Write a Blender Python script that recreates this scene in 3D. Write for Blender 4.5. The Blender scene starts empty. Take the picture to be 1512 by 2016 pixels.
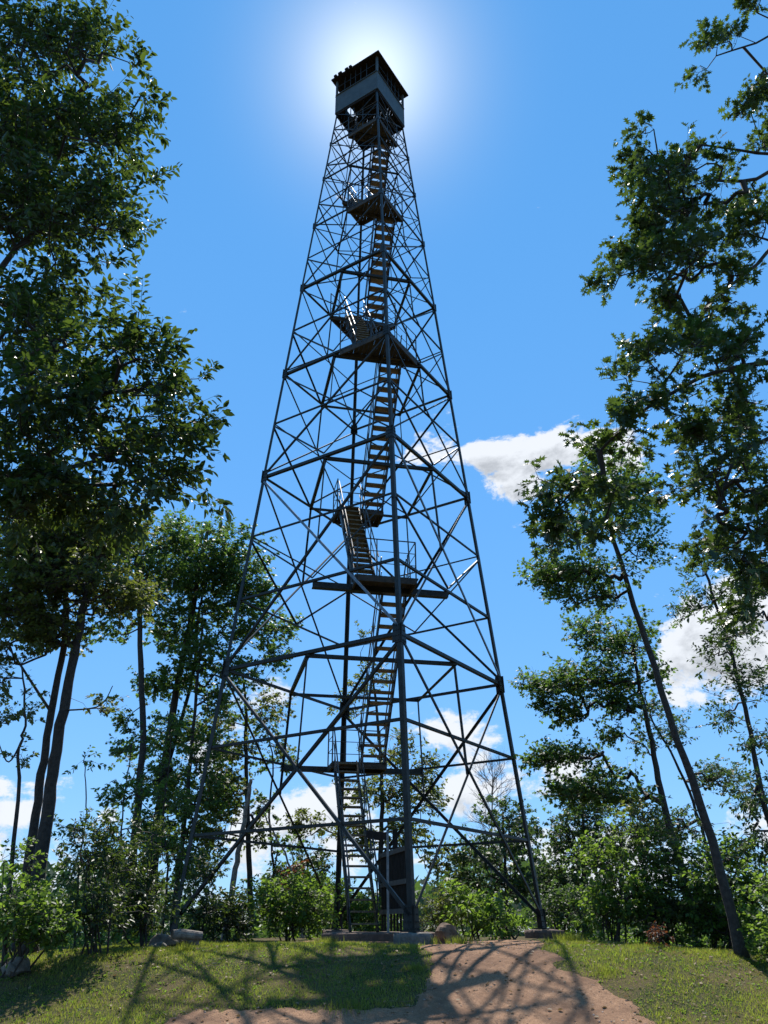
import bpy, math, random
import numpy as np
from mathutils import Vector, Matrix

rng = np.random.default_rng(11)
random.seed(5)
S = bpy.context.scene
COL = S.collection

# ------------------------------------------------------------------ camera
F, PITCH, ROLL = 1563.957, .477, -.006
CAM = np.array([.484, -21.972, .167])
_fw = np.array([0, math.cos(PITCH), math.sin(PITCH)])
_r = np.array([1., 0, 0]); _u = np.cross(_r, _fw)
RT = _r * math.cos(ROLL) + _u * math.sin(ROLL)
UP = -_r * math.sin(ROLL) + _u * math.cos(ROLL)
cd = bpy.data.cameras.new('camera'); cam = bpy.data.objects.new('camera', cd); COL.objects.link(cam)
cd.sensor_fit = 'HORIZONTAL'; cd.sensor_width = 36; cd.lens = F / 1512 * 36
cd.clip_start = .1; cd.clip_end = 8000
m = Matrix.Identity(4)
for i in range(3):
    m[i][0] = RT[i]; m[i][1] = UP[i]; m[i][2] = -_fw[i]; m[i][3] = CAM[i]
cam.matrix_world = m
S.camera = cam

# ------------------------------------------------------------------ light, sky, exposure
SUN = Vector((-.0118, .557, .830)).normalized()
SUN_EL = math.asin(SUN.z); SUN_AZ = math.atan2(SUN.x, SUN.y)
S.view_settings.view_transform = 'Standard'; S.view_settings.look = 'None'
S.view_settings.gamma = 1; S.view_settings.exposure = .55
S.cycles.max_bounces = 7; S.cycles.diffuse_bounces = 3; S.cycles.glossy_bounces = 2
S.cycles.transmission_bounces = 4; S.cycles.transparent_max_bounces = 4
S.cycles.sample_clamp_indirect = 4; S.cycles.sample_clamp_direct = 4; S.cycles.use_denoising = True
sl = bpy.data.lights.new('sun', 'SUN'); sl.energy = 4.9; sl.angle = math.radians(.6); sl.color = (1, .95, .87)
so = bpy.data.objects.new('sun', sl); COL.objects.link(so)
so.rotation_euler = SUN.to_track_quat('Z', 'Y').to_euler()

SKY_GAIN = (2.2, 3.65, 5.5)
W = bpy.data.worlds.new('World'); S.world = W; W.use_nodes = True
nt = W.node_tree; nt.nodes.clear()
def nd(t, typ, **kw):
    n = t.nodes.new(typ)
    for k, v in kw.items():
        if k.startswith('_'): n.inputs[int(k[1:])].default_value = v
        else: setattr(n, k, v)
    return n
def mth(t, op, a, b=None, c=None, clamp=False):
    n = t.nodes.new('ShaderNodeMath'); n.operation = op; n.use_clamp = clamp
    for i, v in enumerate((a, b, c)):
        if v is None: continue
        if isinstance(v, (int, float)): n.inputs[i].default_value = v
        else: t.links.new(v, n.inputs[i])
    return n.outputs[0]
def rampv(t, fac, a, b, lo=0., hi=1.):
    n = t.nodes.new('ShaderNodeMapRange'); n.interpolation_type = 'SMOOTHSTEP'
    n.inputs[1].default_value = a; n.inputs[2].default_value = b
    n.inputs[3].default_value = lo; n.inputs[4].default_value = hi
    t.links.new(fac, n.inputs[0]); return n.outputs[0]
def mixc(t, fac, a, b, mode='MIX'):
    n = t.nodes.new('ShaderNodeMix'); n.data_type = 'RGBA'; n.blend_type = mode; n.clamp_factor = True
    for i, v in ((0, fac), (6, a), (7, b)):
        if isinstance(v, (int, float)): n.inputs[i].default_value = v
        elif isinstance(v, tuple): n.inputs[i].default_value = (*v, 1)[:4]
        else: t.links.new(v, n.inputs[i])
    return n.outputs[2]
sky = nd(nt, 'ShaderNodeTexSky'); sky.sky_type = 'NISHITA'; sky.sun_disc = False
sky.sun_elevation = SUN_EL; sky.sun_rotation = SUN_AZ
sky.air_density = 1.0; sky.dust_density = 0; sky.ozone_density = 4; sky.altitude = 300
hs = nd(nt, 'ShaderNodeHueSaturation'); hs.inputs['Saturation'].default_value = 1.3
nt.links.new(sky.outputs[0], hs.inputs['Color'])
gmn = nd(nt, 'ShaderNodeGamma'); gmn.inputs[1].default_value = .36; nt.links.new(hs.outputs[0], gmn.inputs[0])
sm = nd(nt, 'ShaderNodeVectorMath'); sm.operation = 'MULTIPLY'; sm.inputs[1].default_value = SKY_GAIN
nt.links.new(gmn.outputs[0], sm.inputs[0]); skyc = sm.outputs[0]
tc = nd(nt, 'ShaderNodeTexCoord'); sep = nd(nt, 'ShaderNodeSeparateXYZ')
nt.links.new(tc.outputs['Generated'], sep.inputs[0])
dx, dy, dz = sep.outputs
# bright air close round the sun
dot = nd(nt, 'ShaderNodeVectorMath'); dot.operation = 'DOT_PRODUCT'; dot.inputs[1].default_value = SUN
nt.links.new(tc.outputs['Generated'], dot.inputs[0])
cosa = mth(nt, 'MAXIMUM', dot.outputs['Value'], 0)
g1 = mth(nt, 'POWER', cosa, 700); g2 = mth(nt, 'POWER', cosa, 210)
v1 = nd(nt, 'ShaderNodeVectorMath'); v1.operation = 'SCALE'; v1.inputs[0].default_value = (4.0, 4.0, 4.0); nt.links.new(g1, v1.inputs['Scale'])
v2 = nd(nt, 'ShaderNodeVectorMath'); v2.operation = 'SCALE'; v2.inputs[0].default_value = (4.7, 3.6, 1.2); nt.links.new(g2, v2.inputs['Scale'])
skyg = mixc(nt, 1.0, mixc(nt, 1.0, skyc, v1.outputs[0], 'ADD'), v2.outputs[0], 'ADD')
# clouds, placed by compass bearing (x/y) and elevation (z over the horizontal)
bear = mth(nt, 'DIVIDE', dx, mth(nt, 'MAXIMUM', dy, .02))
hor = mth(nt, 'SQRT', mth(nt, 'ADD', mth(nt, 'MULTIPLY', dx, dx), mth(nt, 'MULTIPLY', dy, dy)))
elev = mth(nt, 'DIVIDE', dz, mth(nt, 'MAXIMUM', hor, .02))
def cloud_noise(off):
    cv = nd(nt, 'ShaderNodeCombineXYZ')
    nt.links.new(bear, cv.inputs[0]); nt.links.new(mth(nt, 'MULTIPLY', mth(nt, 'ADD', elev, off), 1.5), cv.inputs[1])
    cv.inputs[2].default_value = 5.2
    a = nd(nt, 'ShaderNodeTexNoise'); a.inputs['Scale'].default_value = 9; a.inputs['Detail'].default_value = 10
    a.inputs['Roughness'].default_value = .66; a.inputs['Distortion'].default_value = .2
    nt.links.new(cv.outputs[0], a.inputs['Vector'])
    return a.outputs[0]
def blob(cx, cy, rx, ry, sc, off):
    ex = mth(nt, 'DIVIDE', mth(nt, 'SUBTRACT', bear, cx), rx)
    ey = mth(nt, 'DIVIDE', mth(nt, 'SUBTRACT', mth(nt, 'ADD', elev, off), cy), ry)
    q = mth(nt, 'ADD', mth(nt, 'MULTIPLY', ex, ex), mth(nt, 'MULTIPLY', ey, ey))
    return mth(nt, 'MULTIPLY', mth(nt, 'EXPONENT', mth(nt, 'MULTIPLY', q, -1)), sc)
def BE(px, py):
    d = _fw * 1. + RT * (px - 756) / F - UP * (py - 1008) / F
    return d[0] / d[1], d[2] / math.hypot(d[0], d[1])
CL = [  # px, py, rx, ry, strength
    (1100, 880, 120, 52, .86), (1215, 905, 70, 60, .7), (975, 898, 100, 36, .72), (1010, 950, 70, 42, .64),
    (850, 880, 90, 70, .42), (1420, 1270, 150, 130, .68), (1490, 1190, 90, 90, .62), (1360, 1380, 80, 50, .5),
    (470, 1385, 110, 50, .56), (900, 1440, 130, 60, .60), (950, 1550, 190, 90, .64), (215, 1610, 60, 40, .62), (300, 1640, 70, 36, .6),
    (30, 1580, 150, 70, .66), (1150, 1520, 150, 60, .56), (620, 1590, 140, 70, .56), (420, 1500, 80, 80, .42), (480, 1430, 80, 30, .45)]
def density(off):
    s = None
    for px, py, rx, ry, k in CL:
        cx, cy = BE(px, py); x2, _ = BE(px + rx, py); _, y2 = BE(px, py - ry)
        b = blob(cx, cy, abs(x2 - cx), abs(y2 - cy), k, off)
        s = b if s is None else mth(nt, 'MAXIMUM', s, b)
    e2 = mth(nt, 'ADD', elev, off)
    band = mth(nt, 'MULTIPLY', rampv(nt, e2, .07, .19, 1, 0), .40)
    s = mth(nt, 'MAXIMUM', s, band)
    return mth(nt, 'ADD', mth(nt, 'MULTIPLY', mth(nt, 'SUBTRACT', cloud_noise(off), .5), 1.9), s)
d0 = density(0.); d1 = density(.022)
alpha = rampv(nt, d0, .36, .56)
shade = rampv(nt, d1, .50, .98, 1.0, .55)
cc = nd(nt, 'ShaderNodeVectorMath'); cc.operation = 'SCALE'; cc.inputs[0].default_value = (9.8, 10.1, 10.5)
nt.links.new(shade, cc.inputs['Scale'])
final = mixc(nt, mth(nt, 'MULTIPLY', alpha, .93), skyg, cc.outputs[0])
bg = nd(nt, 'ShaderNodeBackground'); bg.inputs[1].default_value = .066
nt.links.new(final, bg.inputs[0])
wo = nd(nt, 'ShaderNodeOutputWorld'); nt.links.new(bg.outputs[0], wo.inputs[0])

# ------------------------------------------------------------------ helpers
def PX(px, py, t):
    d = _fw + RT * (px - 756) / F - UP * (py - 1008) / F
    return CAM + d * (t / d[1])
def sst(x, a, b):
    x = np.clip((np.asarray(x, float) - a) / (b - a), 0, 1); return x * x * (3 - 2 * x)
def ground(x, y):
    x = np.asarray(x, float); y = np.asarray(y, float)
    z = -.22 - .035 * np.maximum(-x - 3.5, 0) - .075 * np.maximum(x - 4.8, 0) ** 1.1
    edge = -5.2 + .25 * np.sin(x * .6 + 1) - .02 * x
    z = z - 1.0 * sst(-(y - edge), 0, 5.0)
    z = z + .03 * np.sin(x * 1.3 + y * .7) * np.sin(y * 1.1 - x * .4) + .012 * np.sin(x * 4.1 + 2) * np.sin(y * 3.7)
    r = np.hypot(x, y)
    z = np.where(y > 5, z - .11 * np.minimum(y - 5, 200) ** 1.0 * .6, z)
    z = np.maximum(z, -26.)
    return z - 8 * sst(r, 60, 400)
def mat(name, base, rough=.6, metal=0., var=None, scale=8., bump=0., bscale=30., spec=.5, rust=None):
    M = bpy.data.materials.new(name); M.use_nodes = True; t = M.node_tree
    p = t.nodes['Principled BSDF']; p.inputs['Roughness'].default_value = rough; p.inputs['Metallic'].default_value = metal
    p.inputs['Specular IOR Level'].default_value = spec
    c = nd(t, 'ShaderNodeTexCoord')
    if var:
        n = nd(t, 'ShaderNodeTexNoise'); n.inputs['Scale'].default_value = scale; n.inputs['Detail'].default_value = 7
        n.inputs['Roughness'].default_value = .65
        t.links.new(c.outputs['Object'], n.inputs['Vector'])
        cc_ = mixc(t, rampv(t, n.outputs[0], .36, .64), base, var)
        if rust:
            mp = nd(t, 'ShaderNodeMapping'); mp.inputs['Scale'].default_value = (1.4, 1.4, .35); t.links.new(c.outputs['Object'], mp.inputs[0])
            n3 = nd(t, 'ShaderNodeTexNoise'); n3.inputs['Scale'].default_value = 3; n3.inputs['Detail'].default_value = 9; n3.inputs['Roughness'].default_value = .75
            t.links.new(mp.outputs[0], n3.inputs['Vector']); cc_ = mixc(t, rampv(t, n3.outputs[0], .54, .66, 0, .8), cc_, rust)
        t.links.new(cc_, p.inputs['Base Color'])
    else: p.inputs['Base Color'].default_value = (*base, 1)
    if bump:
        n2 = nd(t, 'ShaderNodeTexNoise'); n2.inputs['Scale'].default_value = bscale; n2.inputs['Detail'].default_value = 6
        t.links.new(c.outputs['Object'], n2.inputs['Vector'])
        b = nd(t, 'ShaderNodeBump'); b.inputs['Strength'].default_value = bump; b.inputs['Distance'].default_value = .02
        t.links.new(n2.outputs[0], b.inputs['Height']); t.links.new(b.outputs[0], p.inputs['Normal'])
    return M
def leafmat(name, ca, cb, tr, gloss=.34, mixf=.42, yellowed=(.16, .12, .03)):
    """ca, cb: the two ends of the leaf colour; tr: colour of light coming through"""
    M = bpy.data.materials.new(name); M.use_nodes = True; t = M.node_tree
    p = t.nodes['Principled BSDF']; p.inputs['Roughness'].default_value = gloss
    p.inputs['Specular IOR Level'].default_value = .4
    a = nd(t, 'ShaderNodeAttribute'); a.attribute_name = 'leaf_tone'
    col = mixc(t, a.outputs['Fac'], ca, cb)
    col = mixc(t, mth(t, 'MULTIPLY', rampv(t, a.outputs['Fac'], .97, 1.0), .55), col, yellowed)
    t.links.new(col, p.inputs['Base Color'])
    trn = nd(t, 'ShaderNodeBsdfTranslucent')
    t.links.new(mixc(t, a.outputs['Fac'], tuple(x * .6 for x in tr), tr), trn.inputs[0])
    mx = nd(t, 'ShaderNodeMixShader'); mx.inputs[0].default_value = mixf
    t.links.new(p.outputs[0], mx.inputs[1]); t.links.new(trn.outputs[0], mx.inputs[2])
    t.links.new(mx.outputs[0], t.nodes['Material Output'].inputs[0])
    return M

def np_mesh(name, V, faces_n, loops, material, parent=None, tone=None, smooth=False):
    """V (n,3); faces_n: per-face loop totals; loops: flat vertex indices"""
    me = bpy.data.meshes.new(name); V = np.asarray(V, np.float32)
    me.vertices.add(len(V)); me.vertices.foreach_set('co', V.ravel())
    loops = np.asarray(loops, np.int32); faces_n = np.asarray(faces_n, np.int32)
    me.loops.add(len(loops)); me.loops.foreach_set('vertex_index', loops)
    me.polygons.add(len(faces_n))
    st = np.zeros(len(faces_n), np.int32); st[1:] = np.cumsum(faces_n)[:-1]
    me.polygons.foreach_set('loop_start', st); me.polygons.foreach_set('loop_total', faces_n)
    if smooth: me.polygons.foreach_set('use_smooth', np.ones(len(faces_n), bool))
    me.update(calc_edges=True)
    if tone is not None:
        at = me.attributes.new('leaf_tone', 'FLOAT', 'FACE'); at.data.foreach_set('value', np.asarray(tone, np.float32))
    me.materials.append(material)
    o = bpy.data.objects.new(name, me); COL.objects.link(o)
    if parent: o.parent = parent
    return o
class MB:
    def __init__(s): s.v = []; s.f = []
    def add(s, vs, fs):
        b = len(s.v); s.v += [tuple(map(float, v)) for v in vs]; s.f += [tuple(i + b for i in f) for f in fs]
    def prism(s, p0, p1, sec0, sec1=None):
        """closed extrusion of two matching cross-sections given as 3-D offsets"""
        sec1 = sec0 if sec1 is None else sec1; n = len(sec0)
        s.add([p0 + q for q in sec0] + [p1 + q for q in sec1],
              [(i, (i + 1) % n, n + (i + 1) % n, n + i) for i in range(n)] + [tuple(range(n))[::-1], tuple(range(n, 2 * n))])
    def box(s, c, ax, ay, az):
        """centre and three half-axis vectors"""
        c, ax, ay, az = map(np.array, (c, ax, ay, az))
        vs = [c + a * ax + b * ay + d * az for d in (-1, 1) for b in (-1, 1) for a in (-1, 1)]
        s.add(vs, [(0, 2, 3, 1), (4, 5, 7, 6), (0, 1, 5, 4), (2, 6, 7, 3), (0, 4, 6, 2), (1, 3, 7, 5)])
    def bar(s, p0, p1, w, h, up=(0, 0, 1)):
        p0, p1 = np.array(p0, float), np.array(p1, float); d = p1 - p0; L = np.linalg.norm(d); d /= L
        x = np.cross(d, up); x /= np.linalg.norm(x); y = np.cross(x, d)
        s.box((p0 + p1) / 2, d * L / 2, x * w / 2, y * h / 2)
    def angle(s, p0, p1, a, n, t=None, a1=None, off=0.):
        """steel angle: one flange in the face plane (normal n), one turned inward"""
        p0, p1, n = np.array(p0, float), np.array(p1, float), np.array(n, float)
        d = p1 - p0; d /= np.linalg.norm(d); n = n - d * (n @ d); n /= np.linalg.norm(n)
        e = np.cross(n, d); t = t or a * .13
        def sec(a): return [e * (x - a / 2) - n * (y - off) for x, y in ((0, 0), (a, 0), (a, t), (t, t), (t, a), (0, a))]
        s.prism(p0, p1, sec(a), sec(a1 or a))
    def tube(s, pts, r, k=8):
        pts = [np.array(p, float) for p in pts]; r = r if hasattr(r, '__len__') else [r] * len(pts)
        b = len(s.v); x = None
        for i, p in enumerate(pts):
            d = pts[min(i + 1, len(pts) - 1)] - pts[max(i - 1, 0)]; d /= np.linalg.norm(d)
            if x is None: x = np.cross(d, (0, 0, 1) if abs(d[2]) < .9 else (1, 0, 0))
            x = x - d * (x @ d); x /= np.linalg.norm(x); y = np.cross(d, x)
            for j in range(k):
                a = 2 * math.pi * j / k; s.v.append(tuple(p + r[i] * (x * math.cos(a) + y * math.sin(a))))
        for i in range(len(pts) - 1):
            for j in range(k):
                j2 = (j + 1) % k; s.f.append((b + i * k + j, b + i * k + j2, b + (i + 1) * k + j2, b + (i + 1) * k + j))
        s.f.append(tuple(b + j for j in range(k))[::-1]); s.f.append(tuple(b + (len(pts) - 1) * k + j for j in range(k)))
    def build(s, name, material, parent=None, smooth=False):
        me = bpy.data.meshes.new(name); me.from_pydata(s.v, [], s.f); me.materials.append(material)
        if smooth: me.polygons.foreach_set('use_smooth', [True] * len(me.polygons))
        me.update(); o = bpy.data.objects.new(name, me); COL.objects.link(o)
        if parent: o.parent = parent; o.matrix_parent_inverse = Matrix.Translation(-parent_loc(parent))
        return o
def parent_loc(p):
    v = Vector((0, 0, 0))
    while p is not None: v = v + p.location; p = p.parent
    return v
def tag(o, label=None, cat=None, group=None, kind=None):
    if label: o['label'] = label
    if cat: o['category'] = cat
    if group: o['group'] = group
    if kind: o['kind'] = kind
    return o
def empty(name, loc=(0, 0, 0)):
    o = bpy.data.objects.new(name, None); COL.objects.link(o); o.location = loc; o.empty_display_size = .3; return o

# ------------------------------------------------------------------ materials
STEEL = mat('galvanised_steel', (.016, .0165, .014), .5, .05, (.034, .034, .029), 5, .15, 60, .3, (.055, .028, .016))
STEEL_PALE_SUNLIT = mat('pale_or_sunlit_steel', (.20, .21, .22), .38, .4, (.12, .14, .155), 9, .1, 60)  # own tone of the gate post; painted sun gleam on some braces
PIPE = mat('rail_pipe', (.028, .028, .026), .36, .4, (.09, .075, .065), 14)
CABMETAL = mat('cab_sheet_metal', (.078, .088, .082), .6, .05, (.055, .064, .06), 2.2, .1, 5, .5, (.05, .04, .032))
WOOD = mat('weathered_planks', (.035, .027, .020), .8, 0, (.075, .055, .038), 7, .5, 40)
WOODT = mat('tread_wood', (.10, .075, .045), .75, 0, (.20, .15, .09), 9, .5, 50)
RAILW = mat('grey_rail_wood', (.085, .07, .058), .8, 0, (.13, .105, .085), 9, .5, 40)
WOODD = mat('dark_stained_wood', (.018, .014, .012), .8, 0, (.035, .024, .019), 8, .5, 40, .12)
CONC = mat('concrete', (.15, .095, .07), .9, 0, (.085, .058, .045), 5, .8, 22)
CONCD = mat('mossy_concrete', (.09, .082, .072), .9, 0, (.16, .145, .125), 6, .9, 18)
ROCK = mat('grey_rock', (.22, .195, .165), .9, 0, (.09, .085, .07), 5, 1., 9)
SOIL = mat('dry_soil', (.20, .125, .08), .95, 0, (.10, .065, .04), 6, 1., 16)
BARK = mat('dark_bark', (.028, .023, .019), .9, 0, (.055, .045, .037), 14, 1., 30)
BARKP = mat('pale_bark', (.26, .22, .18), .85, 0, (.14, .11, .09), 9, .8, 20)
BARKT = mat('twig_bark', (.035, .026, .02), .8)
L_DARK = leafmat('leaf_deep_green', (.018, .036, .014), (.042, .066, .018), (.16, .25, .03), .48, .30)
L_OAK = leafmat('oak_leaf', (.018, .038, .013), (.045, .072, .02), (.16, .26, .035), .46, .28)
L_MAPLE = leafmat('maple_leaf', (.024, .046, .018), (.048, .08, .027), (.16, .28, .05), .52, .34)
L_HAZEL = leafmat('hazel_leaf', (.028, .056, .018), (.065, .105, .028), (.22, .38, .05), .52, .40)
L_BRIGHT = leafmat('fresh_leaf', (.040, .080, .018), (.085, .14, .026), (.30, .48, .05), .55, .46)
L_OLIVE = leafmat('olive_leaf', (.036, .052, .016), (.08, .085, .025), (.28, .34, .05), .55, .40)
L_RUST = leafmat('rust_leaf', (.09, .035, .02), (.05, .03, .015), (.28, .09, .03), .5, .4)

# ------------------------------------------------------------------ ground
gx = np.unique(np.concatenate([np.linspace(-12, 12, 150), np.linspace(-40, 40, 50), np.linspace(-300, 300, 41), np.linspace(-3000, 3000, 25)]))
gy = np.unique(np.concatenate([np.linspace(-14, -2, 110), np.linspace(-24, 40, 60), np.linspace(-200, 400, 41), np.linspace(-3000, 3000, 25)]))
X, Y = np.meshgrid(gx, gy); Z = ground(X, Y)
nx, ny = len(gx), len(gy); idx = np.arange(nx * ny).reshape(ny, nx)
q = np.stack([idx[:-1, :-1], idx[:-1, 1:], idx[1:, 1:], idx[1:, :-1]], -1).reshape(-1, 4)
def groundmat():
    M = bpy.data.materials.new('turf_soil'); M.use_nodes = True; t = M.node_tree; p = t.nodes['Principled BSDF']
    p.inputs['Roughness'].default_value = .95; p.inputs['Specular IOR Level'].default_value = .1
    c = nd(t, 'ShaderNodeTexCoord')
    a = nd(t, 'ShaderNodeTexNoise'); a.inputs['Scale'].default_value = .9; a.inputs['Detail'].default_value = 8
    b = nd(t, 'ShaderNodeTexNoise'); b.inputs['Scale'].default_value = 38; b.inputs['Detail'].default_value = 5
    for n in (a, b): t.links.new(c.outputs['Object'], n.inputs['Vector'])
    c1 = mixc(t, rampv(t, a.outputs[0], .42, .6), (.03, .045, .012), (.085, .07, .03))
    t.links.new(mixc(t, rampv(t, b.outputs[0], .45, .68), c1, (.15, .10, .055)), p.inputs['Base Color'])
    bp = nd(t, 'ShaderNodeBump'); bp.inputs['Strength'].default_value = 1; bp.inputs['Distance'].default_value = .03
    t.links.new(b.outputs[0], bp.inputs['Height']); t.links.new(bp.outputs[0], p.inputs['Normal'])
    return M
g = np_mesh('ground', np.stack([X, Y, Z], -1).reshape(-1, 3), [4] * len(q), q.ravel(), groundmat(), smooth=True)
tag(g, kind='structure')

# path: outline given on the ground as seen, with a ragged border
def hit(px, py):
    d = _fw + RT * (px - 756) / F - UP * (py - 1008) / F
    ts = np.linspace(5, 24, 3000); P = CAM[None] + d[None] * (ts / d[1])[:, None]
    dif = P[:, 2] - ground(P[:, 0], P[:, 1]); k = np.argmax(dif < 0)
    return P[k] if dif.min() < 0 else P[-1]
pl = [hit(a, b)[:2] for a, b in ((380, 2000), (560, 1984), (800, 1975), (834, 1950), (838, 1900), (835, 1866), (815, 1858), (640, 1855))]
pr = [hit(a, b)[:2] for a, b in ((1052, 1852), (1075, 1866), (1115, 1905), (1175, 1940), (1240, 1975), (1310, 2012))]
poly = np.array([(-4.5, -11.6)] + pl + [(-1.4, -3.5), (-1.4, 1.2), (2.2, 1.2), (2.6, -3.2)] + pr + [(4.0, -13.5), (4.2, -17), (-5.5, -17)])
def poly_sd(P, poly):
    d = np.full(len(P), 1e9); ins = np.zeros(len(P), bool); n = len(poly)
    for i in range(n):
        a, b = poly[i], poly[(i + 1) % n]; ab = b - a; w = P - a
        h = np.clip((w @ ab) / (ab @ ab), 0, 1); d = np.minimum(d, np.linalg.norm(w - h[:, None] * ab, axis=1))
        c = ((a[1] > P[:, 1]) != (b[1] > P[:, 1])) & (P[:, 0] < (b[0] - a[0]) * (P[:, 1] - a[1]) / (b[1] - a[1] + 1e-12) + a[0])
        ins ^= c
    return np.where(ins, d, -d)
WB = [(np.random.default_rng(77).normal(size=(22, 2)), np.random.default_rng(78).uniform(0, 6.3, 22))]
def wob(x, y):
    o = 0
    for k, (d_, p_) in enumerate(zip(*WB[0])):
        f_ = 2.2 * 1.22 ** k; d_ = d_ / np.linalg.norm(d_); o = o + .06 * 1.22 ** (-k * .62) * np.sin((x * d_[0] + y * d_[1]) * f_ + p_)
    return o
px_ = np.arange(-6, 5.5, .035); py_ = np.arange(-14, 1.4, .035); X, Y = np.meshgrid(px_, py_)
P2 = np.stack([X.ravel(), Y.ravel()], 1); sd = poly_sd(P2, poly) + wob(P2[:, 0], P2[:, 1])
Zp = ground(P2[:, 0], P2[:, 1]) + np.clip(sd * .3, -.02, .016) + .006 * np.sin(P2[:, 0] * 31) * np.sin(P2[:, 1] * 27)
keep = (sd > -.06).reshape(X.shape); kf = keep[:-1, :-1] & keep[:-1, 1:] & keep[1:, 1:] & keep[1:, :-1]
idx = np.arange(X.size).reshape(X.shape)
q = np.stack([idx[:-1, :-1], idx[:-1, 1:], idx[1:, 1:], idx[1:, :-1]], -1)[kf]
used = np.unique(q); rm = np.full(X.size, -1); rm[used] = np.arange(len(used))
def gravelmat():
    M = bpy.data.materials.new('red_gravel'); M.use_nodes = True; t = M.node_tree; p = t.nodes['Principled BSDF']
    p.inputs['Roughness'].default_value = .9; p.inputs['Specular IOR Level'].default_value = .2
    c = nd(t, 'ShaderNodeTexCoord')
    v = nd(t, 'ShaderNodeTexVoronoi'); v.inputs['Scale'].default_value = 70
    n = nd(t, 'ShaderNodeTexNoise'); n.inputs['Scale'].default_value = 1.3; n.inputs['Detail'].default_value = 9; n.inputs['Roughness'].default_value = .7
    for k in (v, n): t.links.new(c.outputs['Object'], k.inputs['Vector'])
    sp = nd(t, 'ShaderNodeSeparateColor'); t.links.new(v.outputs['Color'], sp.inputs[0])
    c1 = mixc(t, sp.outputs[0], (.20, .108, .058), (.37, .212, .122))
    c2 = mixc(t, rampv(t, n.outputs[0], .40, .68), c1, (.165, .088, .05))
    t.links.new(c2, p.inputs['Base Color'])
    bp = nd(t, 'ShaderNodeBump'); bp.inputs['Strength'].default_value = .9; bp.inputs['Distance'].default_value = .012
    t.links.new(v.outputs['Distance'], bp.inputs['Height']); t.links.new(bp.outputs[0], p.inputs['Normal'])
    return M
GRAVEL = gravelmat()
pth = np_mesh('path', np.stack([P2[:, 0], P2[:, 1], Zp], 1)[used], [4] * len(q), rm[q].ravel(), GRAVEL, smooth=True)
tag(pth, kind='structure')

# ------------------------------------------------------------------ the lookout tower
YAW = .217; TOP = 30.0; D0, D1 = 4.675, 1.417
Nv = np.array([math.sin(YAW), -math.cos(YAW), 0]); Rv = np.array([math.cos(YAW), math.sin(YAW), 0])
DIRS = [Nv, Rv, -Nv, -Rv]                      # near, right, back, left legs
def T(u, v, z): return Nv * u + Rv * v + np.array([0, 0, z])
def dd(z): return D0 + (D1 - D0) * z / TOP
def LG(i, z, ins=0.): return DIRS[i % 4] * (dd(z) - ins) + np.array([0, 0, z])
LV = dict(base=0., s1=2.10, s2=4.22, A=6.30, A1=8.33, A2=10.34, B=12.40, B1=14.39, C=16.39, C1=18.27, D=20.23, D1=21.71,
          E=23.35, E1=24.62, F=25.96, F1=26.82, G=28.03, G1=29.01, cab=30.)
MAIN = ['base', 'A', 'B', 'C', 'D', 'E', 'F', 'G', 'cab']
tower = empty('fire_lookout_tower', (0, 0, 0))
tag(tower, 'tall grey steel lattice fire lookout tower with zigzag stairs and a cab on top', 'tower')
def fnorm(i):
    n = DIRS[i % 4] + DIRS[(i + 1) % 4]; n = n / np.linalg.norm(n)
    e = (DIRS[(i + 1) % 4] - DIRS[i % 4]); sl_ = (D0 - D1) / TOP / math.sqrt(2)
    n = n + np.array([0, 0, sl_]); return n / np.linalg.norm(n)
legs = []
for i in range(4):
    mb = MB(); e1 = DIRS[(i + 1) % 4] - DIRS[i]; e2 = DIRS[(i - 1) % 4] - DIRS[i]; e1 /= np.linalg.norm(e1); e2 /= np.linalg.norm(e2)
    cuts = [(0, 6.3, .12), (6.3, 12.4, .108), (12.4, 20.23, .088), (20.23, 30.02, .068)]
    for z0, z1, a in cuts:
        t = .02; sec = [e1 * x + e2 * y for x, y in ((0, 0), (a, 0), (a, t), (t, t), (t, a), (0, a))]
        mb.prism(LG(i, z0 - .012), LG(i, z1), sec)
    # base plate and stiffeners
    mb.box(LG(i, .012, .09), e1 * .17, e2 * .17, (0, 0, .012))
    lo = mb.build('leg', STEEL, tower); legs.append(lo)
    for k, lev in enumerate(['base'] + MAIN[1:-1]):
        z = LV[lev]; sc = [1.1, 1.15, 1, .85, .75, .65, .55, .5][k]
        for e, j in ((e1, i), (e2, i - 1)):
            n = fnorm(j); g_ = MB(); up = np.cross(n, e); up /= np.linalg.norm(up)
            if up[2] < 0: up = -up
            zc = z + (.24 if lev == 'base' else 0)
            c = LG(i, zc) + e * .075 * sc + n * .008
            g_.box(c, e * .115 * sc, up * .21 * sc, n * .006)
            if k < 4:
                for a in (-.08, -.03, .03, .085):
                    for b in (-.17, -.06, .06, .17): g_.box(c + e * a * sc + up * b * sc + n * .014, e * .011, up * .011, n * .008)
            g_.build('gusset_plate', STEEL, lo)
def mid(i, z): return (LG(i, z) + LG(i + 1, z)) / 2
def member(name, p0, p1, a, n, off=0., material=None):
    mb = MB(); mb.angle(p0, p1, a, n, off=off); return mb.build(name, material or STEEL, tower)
for lev, z in LV.items():
    if lev in ('base', 'cab'): continue
    main = lev in MAIN; a = .09 if main and z < 21 else (.066 if main or lev in ('s1', 's2', 'A1') else .046)
    if z > 21: a *= .75
    for i in range(4):
        n = fnorm(i); p0, p1 = LG(i, z), LG(i + 1, z); e = (p1 - p0) / np.linalg.norm(p1 - p0)
        member('girt', p0 + e * .07, p1 - e * .07, a, n, off=-.012)
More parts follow.
